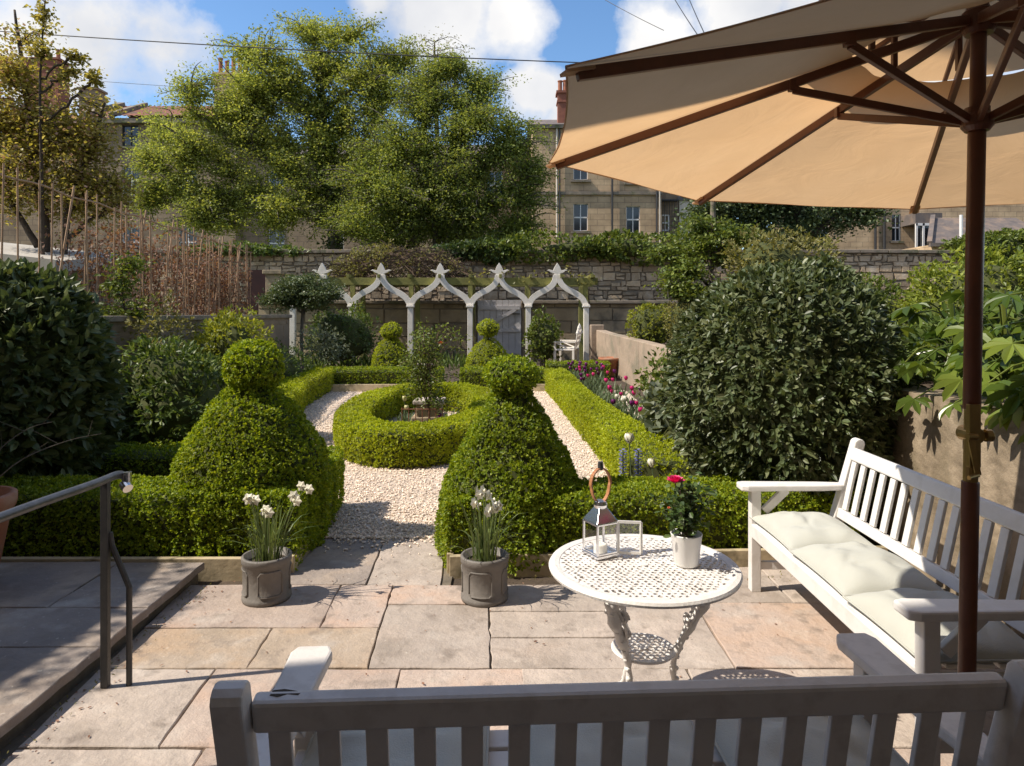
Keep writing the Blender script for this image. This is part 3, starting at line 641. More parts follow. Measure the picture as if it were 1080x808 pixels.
for deg in (-8,112,232):
    a=R(deg); d=np.array((math.cos(a),math.sin(a),0)); w=np.array((-d[1],d[0],0)); z=np.array((0,0,1.)); m=MB()
    pr=spline([(.235,.683),(.262,.63),(.248,.55),(.19,.45),(.138,.35),(.122,.26),(.142,.16),(.20,.075),(.265,.02),(.285,.018)],40)
    rad=np.interp(np.linspace(0,1,40),[0,.12,.3,.5,.7,.9,1],[.022,.026,.021,.013,.012,.015,.011])*(1+.22*np.sin(np.arange(40)*1.55))
    m.tube([d*r+z*h for r,h in pr],rad,9)
    for sgn in (-1,1):                                # scrolls and leaves of the casting
        for rr,cz,cr,ww in ((.20,.625,.034,.034),(.215,.555,.024,.026),(.175,.475,.017,.018)):
            th=np.linspace(0,2.3*2*PI*.8,26); q=np.linspace(cr,cr*.25,26)
            m.tube([d*(rr+.02*math.cos(x)*.3)+w*(sgn*ww+q_*math.cos(x)*sgn)+z*(cz+q_*math.sin(x)) for x,q_ in zip(th,q)],np.linspace(.0085,.0055,26),6)
        m.tube(spline([d*.235+w*sgn*.0+z*.66,d*.2+w*sgn*.05+z*.672,d*.16+w*sgn*.075+z*.678],8),.009,6)
        m.tube(spline([d*.24+z*.60,d*.21+w*sgn*.03+z*.52,d*.165+w*sgn*.012+z*.42,d*.13+z*.35],12),np.linspace(.009,.006,12),6)
    for i in range(14):
        r,h=pr[3+i*2]; pp=d*(r+.012)+z*h+w*rng.normal(0,.006); m.lathe([(0,-.011),(.009,-.006),(.0115,0),(.009,.006),(0,.011)],7,pp)
    m.tube([d*.18+z*.683,d*.385+z*.683],.01,6); m.tube([d*.135+z*.345,d*.10+z*.343],.01,6)
    m.build('leg',M['iron'],tb,smooth=True)
# lantern
ln=thing('lantern',(.385,2.97,.702),'small chrome candle lantern with a brown leather loop handle','lantern',rz=R(28))
s=.052
m=MB(); m.box((0,0,.006),(.118,.118,.012))
for sx in (-1,1):
    for sy in (-1,1): m.box((sx*s,sy*s,.078),(.009,.009,.132))
for k in range(4):
    ro=Matrix.Rotation(k*PI/2,3,'Z'); 
    for zz in (.016,.142): 
        a=ro@Vector((-s,-s,zz)); b=ro@Vector((s,-s,zz)); m.bar(a,b,.008,.008)
m.build('frame',M['chrome'],ln,bevel=.0015)
m=MB()
for k in range(3):
    ro=Matrix.Rotation(k*PI/2,3,'Z'); m.box(ro@Vector((-s,0,.08)),(.002,.095,.12) if k%2==0 else (.095,.002,.12))
m.build('glass',M['glass'],ln)
m=MB(); V=[(-.056,-.056,.147),(.056,-.056,.147),(.056,.056,.147),(-.056,.056,.147),(-.02,-.02,.205),(.02,-.02,.205),(.02,.02,.205),(-.02,.02,.205)]
m.add(V,[(0,3,2,1),(4,5,6,7),(0,1,5,4),(1,2,6,5),(2,3,7,6),(3,0,4,7)]); m.lathe([(0,.2),(.026,.2),(.03,.215),(.026,.232),(0,.232)],18); m.build('roof',M['chrome'],ln,bevel=.002)
m=MB(); a0=np.array((.054,-.054,0)); dv=np.array((.82,-.57,0)); L_=.098
for p0,p1 in (((0,.014),(1,.014)),((0,.146),(1,.146)),((0,.014),(0,.146)),((1,.014),(1,.146))): m.bar(a0+dv*L_*p0[0]+(0,0,p0[1]),a0+dv*L_*p1[0]+(0,0,p1[1]),.007,.011)
dd=m.build('door',M['white'],ln); 
m=MB(); c=a0+dv*L_/2; m.bar(c+(0,0,.02),c+(0,0,.14),.002,.088,up=dv); m.build('pane',M['glass'],dd)
m=MB(); th=np.linspace(-.42*PI,1.42*PI,30); pts=[(.052*math.cos(t)*(1 if math.sin(t)>0 else .9),0,.298+.074*math.sin(t)) for t in th]
for a,b in zip(pts[:-1],pts[1:]): m.bar(a,b,.02,.006,up=(0,1,0)) if False else m.bar(a,b,.006,.019,up=(0,1,0))
m.build('handle',M['leather'],ln,bevel=.001)
m=MB(); m.lathe([(0,.366),(.011,.366),(.013,.374),(.011,.40),(0,.40)],12); m.build('handle_stud',M['black'],ln)
m=MB(); m.lathe([(0,.012),(.03,.012),(.03,.042),(.027,.046),(0,.044)],20); m.tube([(0,0,.043),(0,0,.053)],.0012,5); m.build('candle',M['candle'],ln)

def bloom(c, r, m, n=22, seed=0, up=.5):
    P=[];T=[];Nn=[];Ls=[]
    for i in range(n):
        f=i/n; a=i*2.4; el=.15+1.25*(1-f)**.8
        d=np.array((math.cos(a)*math.cos(el),math.sin(a)*math.cos(el),math.sin(el)))
        P.append(np.array(c)+np.array((d[0],d[1],0))*r*.12*f); T.append(d); Nn.append(np.array((-math.cos(a)*math.sin(el),-math.sin(a)*math.sin(el),math.cos(el)))); Ls.append(r*(.75+.3*f))
    Ls=np.array(Ls); leafset(m,np.array(P),np.array(T),np.array(Nn),Ls,Ls*.85,6,0,0,.18)
# potted rose on the table
rp_=thing('potted_rose',(.728,2.85,.701),'potted miniature rose with one hot pink bloom in a white ceramic pot','potted plant')
m=MB(); m.lathe([(0,0),(.047,0),(.050,.004),(.064,.125),(.066,.128),(.0635,.131),(.060,.126),(.056,.10),(0,.10)],32); m.build('pot',M['ceramic'],rp_,smooth=True)
m=MB(); m.lathe([(0,.104),(.056,.104)],20); m.build('soil',M['soil'],rp_)
m=MB(); sp=[]
for i in range(15):
    a=rng.uniform(0,2*PI); r=rng.uniform(.02,.11); h=rng.uniform(.2,.335); e=np.array((r*math.cos(a)-.012,r*math.sin(a),h)); pts=spline([(.02*math.cos(a),.02*math.sin(a),.1),(e[0]*.5,e[1]*.5,.1+(h-.1)*.6),e],7); m.tube(pts,.0022,5); sp+=list(pts[2:])
m.tube(spline([(0,0,.1),(-.02,-.01,.25),(-.052,-.02,.345)],8),.0028,6); m.build('stems',M['twig'],rp_)
m=MB(); sp=np.array(sp); P=np.repeat(sp,9,0)+rng.normal(0,.024,(len(sp)*9,3)); nn=unit(rng.normal(size=(len(P),3))*.6+np.array((0,0,1.))); T=rng.normal(size=(len(P),3))*np.array((1,1,.5)); leafset(m,P,T,nn,rng.uniform(.022,.038,len(P)),rng.uniform(.014,.023,len(P)),6,.1); m.build('foliage',LF['rosebush'],rp_)
m=MB(); bloom((-.052,-.02,.343),.042,m,30); m.build('rose_bloom',M['petal_hot'],rp_)
m=MB(); bloom((-.085,-.05,.245),.012,m,8); m.build('rose_bud',M['petal_orange'],rp_)

# lead planters with daffodils
def planter(loc,label,seed,heads,rz):
    r=random.Random(seed); t=thing('daffodil_planter',loc,label,'planter','lead grey planters of white daffodils',rz)
    m=MB(); m.lathe([(0,0),(.142,0),(.146,.012),(.146,.03),(.139,.036),(.140,.225),(.147,.232),(.149,.262),(.144,.27),(.130,.27),(.127,.225),(0,.222)],40); pot=m.build('pot',M['lead'],t,smooth=True)
    for k in range(4):
        a0=k*PI/2+.3; m=MB(); S=lambda u,z:(.1415*math.cos(a0+u),.1415*math.sin(a0+u),z)
        w=.52; c=.12; pts=[(-w,.07),(-w+c,.055),(w-c,.055),(w,.07),(w,.18),(w-c,.2),(-w+c,.2),(-w,.18),(-w,.07)]
        Q=[]
        for (u0,z0),(u1,z1) in zip(pts[:-1],pts[1:]): Q+=[S(u0+(u1-u0)*f,z0+(z1-z0)*f) for f in np.linspace(0,1,6)[:-1]]
        Q.append(Q[0]); m.tube(Q,.0045,6); m.build('panel_moulding',M['lead'],t)
    m=MB(); m.lathe([(0,.225),(.128,.225)],20); m.build('soil',M['soil'],t)
    m=MB()
    for i in range(75):
        a=r.uniform(0,2*PI); q=r.uniform(0,.09); b=np.array((q*math.cos(a),q*math.sin(a),.22)); ln_=r.uniform(.2,.42); o=r.uniform(.02,.13) if r.random()<.8 else r.uniform(.15,.26); a2=a+r.uniform(-.7,.7)
        d=np.array((math.cos(a2),math.sin(a2),0)); u=np.linspace(0,1,6); C=b+d*(o*u**1.8)[:,None]+np.array((0,0,1.))*(ln_*(u-(.35*u**4 if o>.15 else 0)))[:,None]
        w=np.array((-d[1],d[0],0))*r.uniform(.0035,.006); wd=np.array([1,1,1,.9,.7,.1]); P=np.stack([C-w*wd[:,None],C+d*.0015,C+w*wd[:,None]],1); m.grid(P)
    m.build('leaves',LF['daffleaf'],t)
    for (dx,dy,h) in heads:
        m=MB(); m.tube(spline([(dx*.3,dy*.3,.22),(dx*.6,dy*.6,.22+(h-.22)*.6),(dx,dy,h)],8),.0034,6)
        st=m.build('stem',LF['daffleaf'],t); m=MB()
        for e in range(r.choice((2,3))):
            c=np.array((dx+r.uniform(-.025,.025),dy+r.uniform(-.03,.02),h+r.uniform(-.02,.02))); f=unit(np.array((r.uniform(-.6,.6),-1,r.uniform(-.1,.5))))
            e1=unit(np.cross(f,(0,0,1.))); e2=np.cross(e1,f); al=np.arange(6)*PI/3; T=np.cos(al)[:,None]*e1+np.sin(al)[:,None]*e2-.15*f
            leafset(m,np.repeat(c[None],6,0),T,np.repeat(f[None],6,0),.038,.026,6,0,0,-.1)
            k=np.linspace(0,2*PI,10); m.tube([c,c+f*.008,c+f*.017],[.006,.009,.011],8,cap=False)
        m.build('flower_head',M['petal_white'],t)
    return t
planter((-1.505,4.19,0),'lead grey planter of white daffodils at the left side of the gravel path',3,[(-.085,-.03,.63),(.02,-.05,.55),(.22,0,.66),(.18,-.04,.62)],.2)
planter((-.168,4.19,0),'lead grey planter of white daffodils at the right side, nearer the iron table',8,[(-.13,0,.62),(.0,-.05,.60),(.05,.02,.63),(-.03,.03,.66),(.03,-.06,.55),(-.06,-.05,.56)],1.1)

# ------------------------------------------------------------------ handrail and pots on the terrace
hr=thing('handrail',(-1.9,3.2,0),'black metal handrail with slim posts beside the raised stone step','handrail')
m=MB(); m.tube(spline([(-1.93,1.2,.985),(-1.92,2.5,.983),(-1.90,3.1,.972),(-1.895,3.27,.972),(-1.885,3.32,.955),(-1.88,3.335,.92)],40),.0195,12); m.build('rail',M['railtop'],hr,smooth=True,world=True)
for yy,x in ((3.19,-1.90),(2.47,-1.915),(1.4,-1.925)):
    m=MB(); m.box((x,yy,.485),(.034,.03,.965)); m.build('post',M['black'],hr,world=True,bevel=.003)
m=MB(); m.tube([(-1.885,3.20,.72),(-1.875,3.2,.66),(-1.80,3.21,.46),(-1.80,3.21,.0)],.0135,10); m.build('cranked_brace',M['black'],hr,world=True)
m=MB(); m.tube([(-1.875,3.30,.925),(-1.845,3.28,.905)],.024,14); m.lathe([(0,0),(.02,0),(.02,.05),(0,.05)],14,(-1.86,3.3,.93)); m.build('end_lamp',M['chrome'],hr,world=True)
def potmesh(r,h):
    m=MB(); m.lathe([(0,0),(r*.55,0),(r*.57,.01),(r*.9,h*.8),(r*.98,h*.84),(r*1.03,h*.9),(r*1.03,h*.985),(r*.98,h),(r*.88,h),(r*.86,h*.88),(0,h*.87)],36); return m
t=thing('terracotta_pot',(-3.25,4.08,.1),'terracotta pot with a bare twiggy shrub on the raised step at the left edge','plant pot')
potmesh(.235,.56).build('pot',M['terracotta'],t,smooth=True); m=MB(); m.lathe([(0,.49),(.20,.49)],20); m.build('soil',M['soil'],t)
m=MB()
for e in ((.5,.5,.84),(.3,.3,.95),(-.2,.2,.9),(.1,-.2,.85)):
    P=spline([(0,0,.48),(e[0]*.35,e[1]*.3,.43+(e[2]-.43)*.7),(e[0]*.7,e[1]*.7,e[2]*.97),e],14); m.tube(P,np.linspace(.005,.0015,14),5)
    for k in range(3): q=P[5+k*3]; m.tube([q,q+np.array((rng.normal(0,.08),rng.normal(0,.08),.1))],[.002,.001],4)
m.build('twigs',M['bark_grey'],t)
t=thing('terracotta_pot',at(644,393,15.3)[:2]+(float(gz(15.3)),),'wide terracotta pot at the end of the stone slab wall by the pergola','plant pot')
potmesh(.27,.42).build('pot',M['terracotta'],t,smooth=True); m=MB(); m.lathe([(0,.37),(.235,.37)],20); m.build('soil',M['soil'],t)

# ------------------------------------------------------------------ pergola
PY=18.0; PB=float(gz(PY))
pg=thing('pergola',(-1.9,PY,PB),'long pergola of white ogee arches with fleur finials on greenish beams','pergola')
cx=[-5.775,-4.225,-2.675,-1.105,.43,1.955]
for x in cx:
    m=MB(); m.box((x,PY,(PB+1.9)/2),(.135,.135,1.9-PB)); co=m.build('column',M['pergola_white'],pg,world=True,bevel=.008)
    m=MB(); m.box((x,PY,1.92),(.20,.20,.045)); m.box((x,PY,1.96),(.165,.165,.035)); cc=m.build('capital',M['pergola_white'],co,bevel=.006); cc.data.transform(Matrix.Translation(-Vector(pg.location)))
for a,b in zip(cx[:-1],cx[1:]):
    w=b-a; mid=(a+b)/2; m=MB()
    for sg,x0 in ((1,a),(-1,b)):
        C=spline([(x0+sg*.01,1.95),(x0+sg*.10,2.12),(x0+sg*.26,2.25),(x0+sg*.47,2.36),(x0+sg*.63,2.48),(x0+sg*(w/2-.055),2.62),(mid-sg*.035,2.75)],22)
        t_=unit(np.gradient(C,axis=0)); n_=np.stack([-t_[:,1],t_[:,0]],1)*.075; A_=C+n_; B_=C-n_
        V=[(p[0],yy,p[1]) for yy in (PY-.05+.001*sg,PY+.05+.001*sg) for q in (A_,B_) for p in q]; k=22
        F=[];
        for i in range(k-1): F+=[(i,i+1,k+i+1,k+i),(2*k+i,3*k+i,3*k+i+1,2*k+i+1),(i,2*k+i,2*k+i+1,i+1),(k+i,k+i+1,3*k+i+1,3*k+i)]
        F+=[(0,k,3*k,2*k),(k-1,2*k+k-1,4*k-1,2*k-1)]
        m.add(V,F)
    m.build('arch',M['pergola_white'],pg,world=True,bevel=.004)
    m=MB(); sc=1.0
    half=[(0,.0),(.085,0),(.09,.05),(.07,.07),(.09,.085),(.16,.11),(.22,.155),(.27,.165),(.22,.19),(.15,.175),(.10,.165),(.095,.20),(.06,.28),(.0,.37)]
    poly=half+[(-x,z) for x,z in half[::-1] if x>0]
    m.prism(poly,-.04,.04,Matrix(((1,0,0,mid),(0,0,1,PY),(0,1,0,2.70),(0,0,0,1)))); m.build('finial',M['pergola_white'],pg,world=True,bevel=.006)
m=MB(); m.box((-1.9,PY+.13,2.585),(8.35,.12,.19)); m.build('beam',M['green_timber'],pg,world=True,bevel=.006)
m=MB(); m.box((-1.9,PY+1.35,2.585),(8.35,.12,.19)); m.build('beam',M['green_timber'],pg,world=True,bevel=.006)
for x in cx[1:]:
    m=MB(); m.box((x+.0,PY+1.35,1.45),(.13,.13,2.1)); m.build('rear_post',M['green_timber'],pg,world=True,bevel=.006)
for x in np.linspace(-5.9,2.1,11):
    m=MB(); m.box((x,PY+.74,2.72),(.07,1.75,.09)); m.build('rafter',M['green_timber'],pg,world=True,bevel=.004)
for x in cx[1:]:
    m=MB(); m.box((x,PY+.13,2.22),(.12,.11,.54)); m.build('king_post',M['green_timber'],pg,world=True,bevel=.004)
vn=thing('climbing_vine',(1.9,18.3,.42),'thin vine with sparse pale new leaves along the right end of the pergola beam','climber')
m=MB(); m2=MB()
for x0,x1,z1 in ((1.95,.6,2.8),(1.95,1.5,3.0),(.43,-.3,2.9),(1.95,2.2,2.6),(-1.1,-.6,2.85)):
    P=spline([(x0+.08,18.12,.42),(x0+.1,18.15,1.6),(x0+.02,18.1,2.5),((x0+x1)/2,18.1,2.72),(x1,18.05,z1)],24); P[:,:2]+=rng.normal(0,.015,(24,2)); m.tube(P,np.linspace(.014,.005,24),5)
    q=P[12:][rng.integers(0,12,26)]+rng.normal(0,.07,(26,3)); leafset(m2,q,rng.normal(size=(26,3)),rng.normal(size=(26,3))*.6+(0,0,.8),rng.uniform(.06,.12,26),.07,6,.1)
m.build('stems',M['twig'],vn,world=True); m2.build('leaves',LF['olive'],vn,world=True)
# white carved bench under the pergola
wb=thing('carved_bench',(1.62,17.35,float(gz(17.35))),'small ornate white bench under the last arch of the pergola','bench',rz=R(78))
mm=M['pergola_white']
for s in (-1,1):
    for yy in (.0,.46):
        m=MB(); m.box((s*.5,yy,.22),(.055,.055,.44)); m.build('leg',mm,wb,bevel=.005)
    m=MB(); m.box((s*.5,.22,.62),(.06,.56,.035)); m.box((s*.5,.46,.52),(.05,.05,.18)); m.bar((s*.5,.02,.42),(s*.5,.44,.6),.03,.03); m.build('armrest',mm,wb,bevel=.005)
m=MB(); m.box((0,.23,.43),(1.05,.5,.04)); m.build('seat',mm,wb,bevel=.008)
m=MB()
for i in range(7):
    x=-.45+i*.15; h=.88+.08*math.cos((x/.5)*PI*1.0); m.bar((x,-.01,.44),(x,-.09,h),.035,.02); m.lathe([(0,-.06),(.035,-.03),(.04,0),(.02,.05),(0,.09)],10,(x,-.095,h+.04))
    if i<6: m.bar((x,-.03,.52),(x+.15,-.08,.82),.02,.018); m.bar((x+.15,-.03,.52),(x,-.08,.82),.02,.018)
m.bar((-.52,-.085,.83),(.52,-.085,.83),.035,.05); m.build('backrest',mm,wb)
# stone bench behind the hedge, plinth in the ring
t=thing('stone_bench',at(441,400,14.7)[:2]+(float(gz(14.7)),),'low stone slab bench behind the far cross hedge','stone bench')
m=MB(); m.box((0,0,.30),(.62,.34,.07)); m.build('slab',M['slab_pink'],t,bevel=.012); m=MB(); m.box((-.2,0,.13),(.12,.26,.268)); m.box((.2,0,.13),(.12,.26,.268)); m.build('supports',M['slab_grey'],t,bevel=.01)
pl=thing('stone_plinth',(-1.15,9.55,float(gz(9.55))),'weathered stone plinth in the middle of the oval hedge','plinth')
m=MB(); m.box((0,0,.09),(.46,.46,.18)); m.build('base',M['ashlar_garden'],pl,bevel=.015); m=MB(); m.box((0,0,.26),(.34,.34,.16)); m.build('block',M['ashlar_garden'],pl,bevel=.012); m=MB(); m.box((0,0,.375),(.42,.42,.06)); m.build('cap',M['slab_pale'],pl,bevel=.015)

# ------------------------------------------------------------------ houses and shed
def house_wall(m,x0,x1,z0,z1,y,ops,depth=.22):
    xs=sorted({x0,x1,*[o[0] for o in ops],*[o[1] for o in ops]}); zs=sorted({z0,z1,*[o[2] for o in ops],*[o[3] for o in ops]})
    for a,b in zip(xs[:-1],xs[1:]):
        for c,d in zip(zs[:-1],zs[1:]):
            if any(o[0]<=a and b<=o[1] and o[2]<=c and d<=o[3] for o in ops): continue
            m.add([(a,y,c),(b,y,c),(b,y,d),(a,y,d)],[(0,1,2,3)])
    for a,b,c,d in ops:
        m.add([(a,y,c),(b,y,c),(b,y,d),(a,y,d),(a,y+depth,c),(b,y+depth,c),(b,y+depth,d),(a,y+depth,d)],[(0,4,5,1),(1,5,6,2),(2,6,7,3),(3,7,4,0)])
def T0(o,root): o.data.transform(Matrix.Translation(-Vector(root.location))); return o
def sash(root,o,y,mt,sill=True):
    a,b,c,d=o; y+=.12; m=MB()
    for p,q in (((a,c),(b,c)),((a,d),(b,d)),((a,c),(a,d)),((b,c),(b,d)),((a,(c+d)/2),(b,(c+d)/2))): m.bar((p[0],y,p[1]),(q[0],y,q[1]),.08,.075,up=(0,1,0))
    m.bar(((a+b)/2,y,c),((a+b)/2,y,d),.05,.045,up=(0,1,0))
    w=m.build('window',mt,root,world=True)
    m=MB(); m.box(((a+b)/2,y+.05,(c+d)/2),(b-a,.02,d-c)); T0(m.build('pane',M['pane'],w),root)
    if sill: m=MB(); m.box(((a+b)/2,y-.14,c-.09),(b-a+.3,.3,.13)); T0(m.build('sill',M['coping'],w),root)
def roofmesh(x0,x1,ye,yr,ze,zr,wave=.0,step=.3):
    nx=int((x1-x0)/step*4)+1 if wave else 2; X=np.linspace(x0,x1,nx); f=np.linspace(0,1,22 if wave else 2); m=MB()
    A,F=np.meshgrid(X,f,indexing='ij'); Z=ze+(zr-ze)*F+wave*np.abs(np.sin(A/step*PI))+ (wave*.8*((F*21)%1.0001<.5) if wave else 0)
    m.grid(np.stack([A,ye+(yr-ye)*F,Z],-1)); m.grid(np.stack([A,yr+(yr-ye)*F,ze+(zr-ze)*(1-F)+0*Z],-1)); return m
def chimney(root,x0,x1,z0,z1,y,npots,mt,d=.9,ph=1.0):
    m=MB(); m.box(((x0+x1)/2,y,(z0+z1)/2),(x1-x0,d,z1-z0)); m.box(((x0+x1)/2,y,z1+.06),(x1-x0+.2,d+.2,.14)); m.box(((x0+x1)/2,y,z1-.5),(x1-x0+.12,d+.12,.12)); c=m.build('chimney',mt,root,world=True)
    for i in range(npots):
        x=x0+(i+.5)*(x1-x0)/npots; m=MB(); h=ph*rng.uniform(.8,1.15); m.lathe([(.14,0),(.17,.05),(.13,.12),(.125,h-.1),(.155,h-.06),(.155,h),(.11,h)],12,(x,y,z1+.13)); T0(m.build('chimney_pot',M['pot_red'],c),root)
hb=thing('terrace_house',(6,43,.4),'tall stone terrace house with white sash windows behind the parasol edge','house')
ops=[(3.6,4.45,6.55,8.15),(6.7,7.5,6.45,8.0),(3.6,4.45,9.55,11.2),(6.7,7.5,9.4,11.0)]
m=MB(); house_wall(m,1.2,8.75,.3,12.7,40.,ops); m.add([(1.2,40,.3),(1.2,48,.3),(1.2,48,12.7),(1.2,40,12.7)],[(0,1,2,3)]); m.add([(8.75,40,.3),(8.75,48,.3),(8.75,48,12.7),(8.75,40,12.7)],[(3,2,1,0)]); m.build('wall',M['house_stone'],hb,world=True)
for o in ops: sash(hb,o,40.,M['white'])
m=MB(); m.box((5,39.93,12.62),(7.9,.4,.2)); m.box((5,39.95,8.75),(7.6,.16,.18)); m.build('cornice',M['coping'],hb,world=True)
roofmesh(1.,8.9,39.7,44,12.72,14.2).build('roof',M['slate'],hb,world=True)
chimney(hb,2.75,3.35,12.7,14.9,41.2,2,M['brick_red'],.8,.7)
for x,mt,w in ((2.62,M['pale_render'],.055),(2.78,M['dark_trim'],.05),(5.85,M['dark_trim'],.06),(8.45,M['dark_trim'],.06),(8.62,M['pale_render'],.05)):
    m=MB(); m.tube([(x,39.85,.4),(x,39.85,12.5)],w,8); m.build('drainpipe',mt,hb,world=True)
m=MB(); m.box((9.4,43,5.5),(1.3,4,10.5)); bay=m.build('rear_extension',M['house_stone_dark'],hb,world=True)
sash(hb,(8.95,9.4,6.7,7.6),40.85,M['white'],False)
m=MB()
for zz in (6.3,8.45): m.box((9.35,40.7,zz),(1.1,.5,.07))
for x in np.linspace(8.9,9.8,7): m.tube([(x,40.5,6.3),(x,40.5,7.2 if False else 8.45)],.018,5)
m.build('iron_balcony',M['dark_trim'],hb,world=True)
wh=thing('rendered_house',(11,43,.4),'pale rendered house end just left of the dark holly tree','house')
m=MB(); m.box((10.75,43,4.4),(1.5,4,8.2)); m.build('wall',M['pale_render'],wh,world=True); m=MB(); m.box((10.75,43,8.6),(1.7,4.2,.25)); m.build('roof',M['slate'],wh,world=True)
th_=thing('terrace_house',(-6,44,.4),'long stone terrace glimpsed through the crowns of the two big trees','house')
ops=[(x,x+1.,z,z+1.8) for x in (-15.2,-11.5,-8.2,-4.9,-1.6) for z in (5.2,8.8)]
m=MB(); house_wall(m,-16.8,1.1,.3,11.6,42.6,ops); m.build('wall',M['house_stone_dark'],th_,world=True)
for o in ops: sash(th_,o,42.6,M['white'])
roofmesh(-16.8,1.1,42.3,46.5,11.6,13.2).build('roof',M['slate'],th_,world=True)
# left house
lh=thing('tiled_house',(-20,45,.4),'old stone house with red tiled roof rising behind the trees on the left','house')
ops=[(-24.0,-23.0,12.0,13.3),(-25.6,-25.2,12.0,13.2),(-24.0,-22.9,9.0,10.8),(-20.5,-19.4,9.0,10.8),(-20.5,-19.4,5.2,7.0),(-24.0,-22.9,5.2,7.0)]
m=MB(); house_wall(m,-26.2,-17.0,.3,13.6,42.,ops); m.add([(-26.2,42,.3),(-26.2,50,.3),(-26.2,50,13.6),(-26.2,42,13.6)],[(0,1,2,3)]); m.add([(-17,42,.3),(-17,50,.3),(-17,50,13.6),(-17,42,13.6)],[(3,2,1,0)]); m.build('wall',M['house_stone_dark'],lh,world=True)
for o in ops: sash(lh,o,42.,M['dark_trim'] if o[2]>11 else M['white'])
roofmesh(-26.1,-16.9,41.6,45.5,13.7,15.5,.06,.32).build('roof',M['tile'],lh,world=True)
m=MB(); m.bar((-26.0,41.5,13.78),(-26.0,45.5,15.62),.45,.3); m.box((-21.6,41.9,13.5),(9.2,.5,.28)); m.bar((-24.4,41.5,13.78),(-24.4,45.5,15.62),.3,.28); m.build('stone_coping',M['coping'],lh,world=True)
chimney(lh,-19.2,-17.1,13.5,17.1,44.5,5,M['house_stone'],1.0,1.1)
chimney(lh,-27.6,-26.5,12,16.0,44,0,M['house_stone_dark'],1.,1.)
bh=thing('brick_chimney_house',(-31,46,.4),'house with a big red brick chimney at the far left edge','house')
m=MB(); m.box((-31.5,48,7),(7,6,13.2)); m.build('wall',M['house_stone_dark'],bh,world=True); roofmesh(-35,-28,44.8,48,13.6,15.6,.06,.32).build('roof',M['tile'],bh,world=True); chimney(bh,-32.4,-30.2,13,18.6,46.,3,M['brick_red'],1.2,.7)
# far right house
fh=thing('stone_house',(28,48,.4),'distant stone house with a white bay window seen right of the parasol pole','house')
ops=[(25.6,26.2,6.6,8.4),(25.6,26.2,10,11.8),(29.5,30.5,10,11.8),(20.5,21.4,6.6,8.4)]
m=MB(); house_wall(m,17.5,40,.3,13.5,46.,ops); m.build('wall',M['house_stone'],fh,world=True)
for o in ops: sash(fh,o,46.,M['white'])
for x in (24.4,25.0): m=MB(); m.tube([(x,45.85,.4),(x,45.85,13)],.09,8); m.build('drainpipe',M['dark_trim'],fh,world=True)
roofmesh(17.2,40.3,45.7,50,13.5,16).build('roof',M['slate'],fh,world=True)
m=MB(); m.box((27.1,45.2,5.6),(1.7,1.6,.5)); m.build('bay_base',M['slate'],fh,world=True); m=MB(); m.box((27.1,45.2,7.9),(1.75,1.65,.7)); m.build('bay_roof',M['slate'],fh,world=True)
m=MB(); 
for x in (26.3,26.75,27.45,27.9): m.box((x,44.4,6.7),(.13,.1,1.75))
m.box((27.1,44.4,7.5),(1.7,.1,.16)); m.box((27.1,44.4,5.95),(1.7,.1,.16)); bwn=m.build('bay_window',M['white'],fh,world=True); m=MB(); m.box((27.1,44.5,6.7),(1.6,.03,1.6)); T0(m.build('pane',M['pane'],bwn),fh)
oh=thing('outbuilding',(25,38,.4),'low outbuilding with a sloping stone tiled roof right of the bay window','outbuilding')
m=MB(); m.box((27.2,40.5,3.0),(7,4,5.2)); m.build('wall',M['house_stone'],oh,world=True)
m=MB(); m.add([(23.4,38.2,5.6),(31,38.2,5.6),(31,42,7.6),(25.8,42,7.6)],[(0,1,2,3)]); m.bar((23.3,38.1,5.65),(25.9,42,7.7),.25,.2); m.bar((23.3,38.1,5.55),(31,38.1,5.55),.2,.2); m.build('roof',M['slate'],oh,world=True)
m=MB(); m.tube([(25.0,38.0,4),(25.0,38.0,7.2)],.09,10); m.build('flue',M['white'],oh,world=True)
# shed beyond the left wall
sh=thing('garden_shed',(-9.2,12.5,.25),'low pale roofed shed behind the bamboo canes at the left edge','shed')
m=MB(); m.box((-9.6,13.3,1.45),(3.0,2.0,2.3)); m.build('wall',M['left_wall'],sh,world=True)
m=MB(); m.add([(-11.3,12.0,3.0),(-8.0,12.0,2.62),(-8.0,14.5,2.95),(-11.3,14.5,3.3)],[(0,1,2,3)]); m.bar((-11.3,11.98,2.93),(-8.0,11.98,2.56),.06,.24); m.bar((-8.0,12,2.56),(-8,14.5,2.9),.06,.2); m.build('roof',M['pale_roof'],sh,world=True)
# own house behind the camera: main front and the wing that shades the terrace
ow=thing('own_house',(0,-3,0),'tall stone house behind the terrace whose wing shades the near bench','house')
m=MB(); m.box((1.5,-3.4,6.2),(17,6,12.6)); m.box((-4.0,-.08,6.2),(2.0,2.63,12.6)); m.build('wall',M['house_stone'],ow,world=True)
for x in (-1.2,2.4,5.5):
    for zz in (4.2,7.6): sash(ow,(x,x+1.1,zz,zz+1.9),-.50,M['white'])
m=MB(); m.box((.2,-.37,1.05),(1.2,.06,2.1)); m.build('door',M['dark_trim'],ow,world=True)
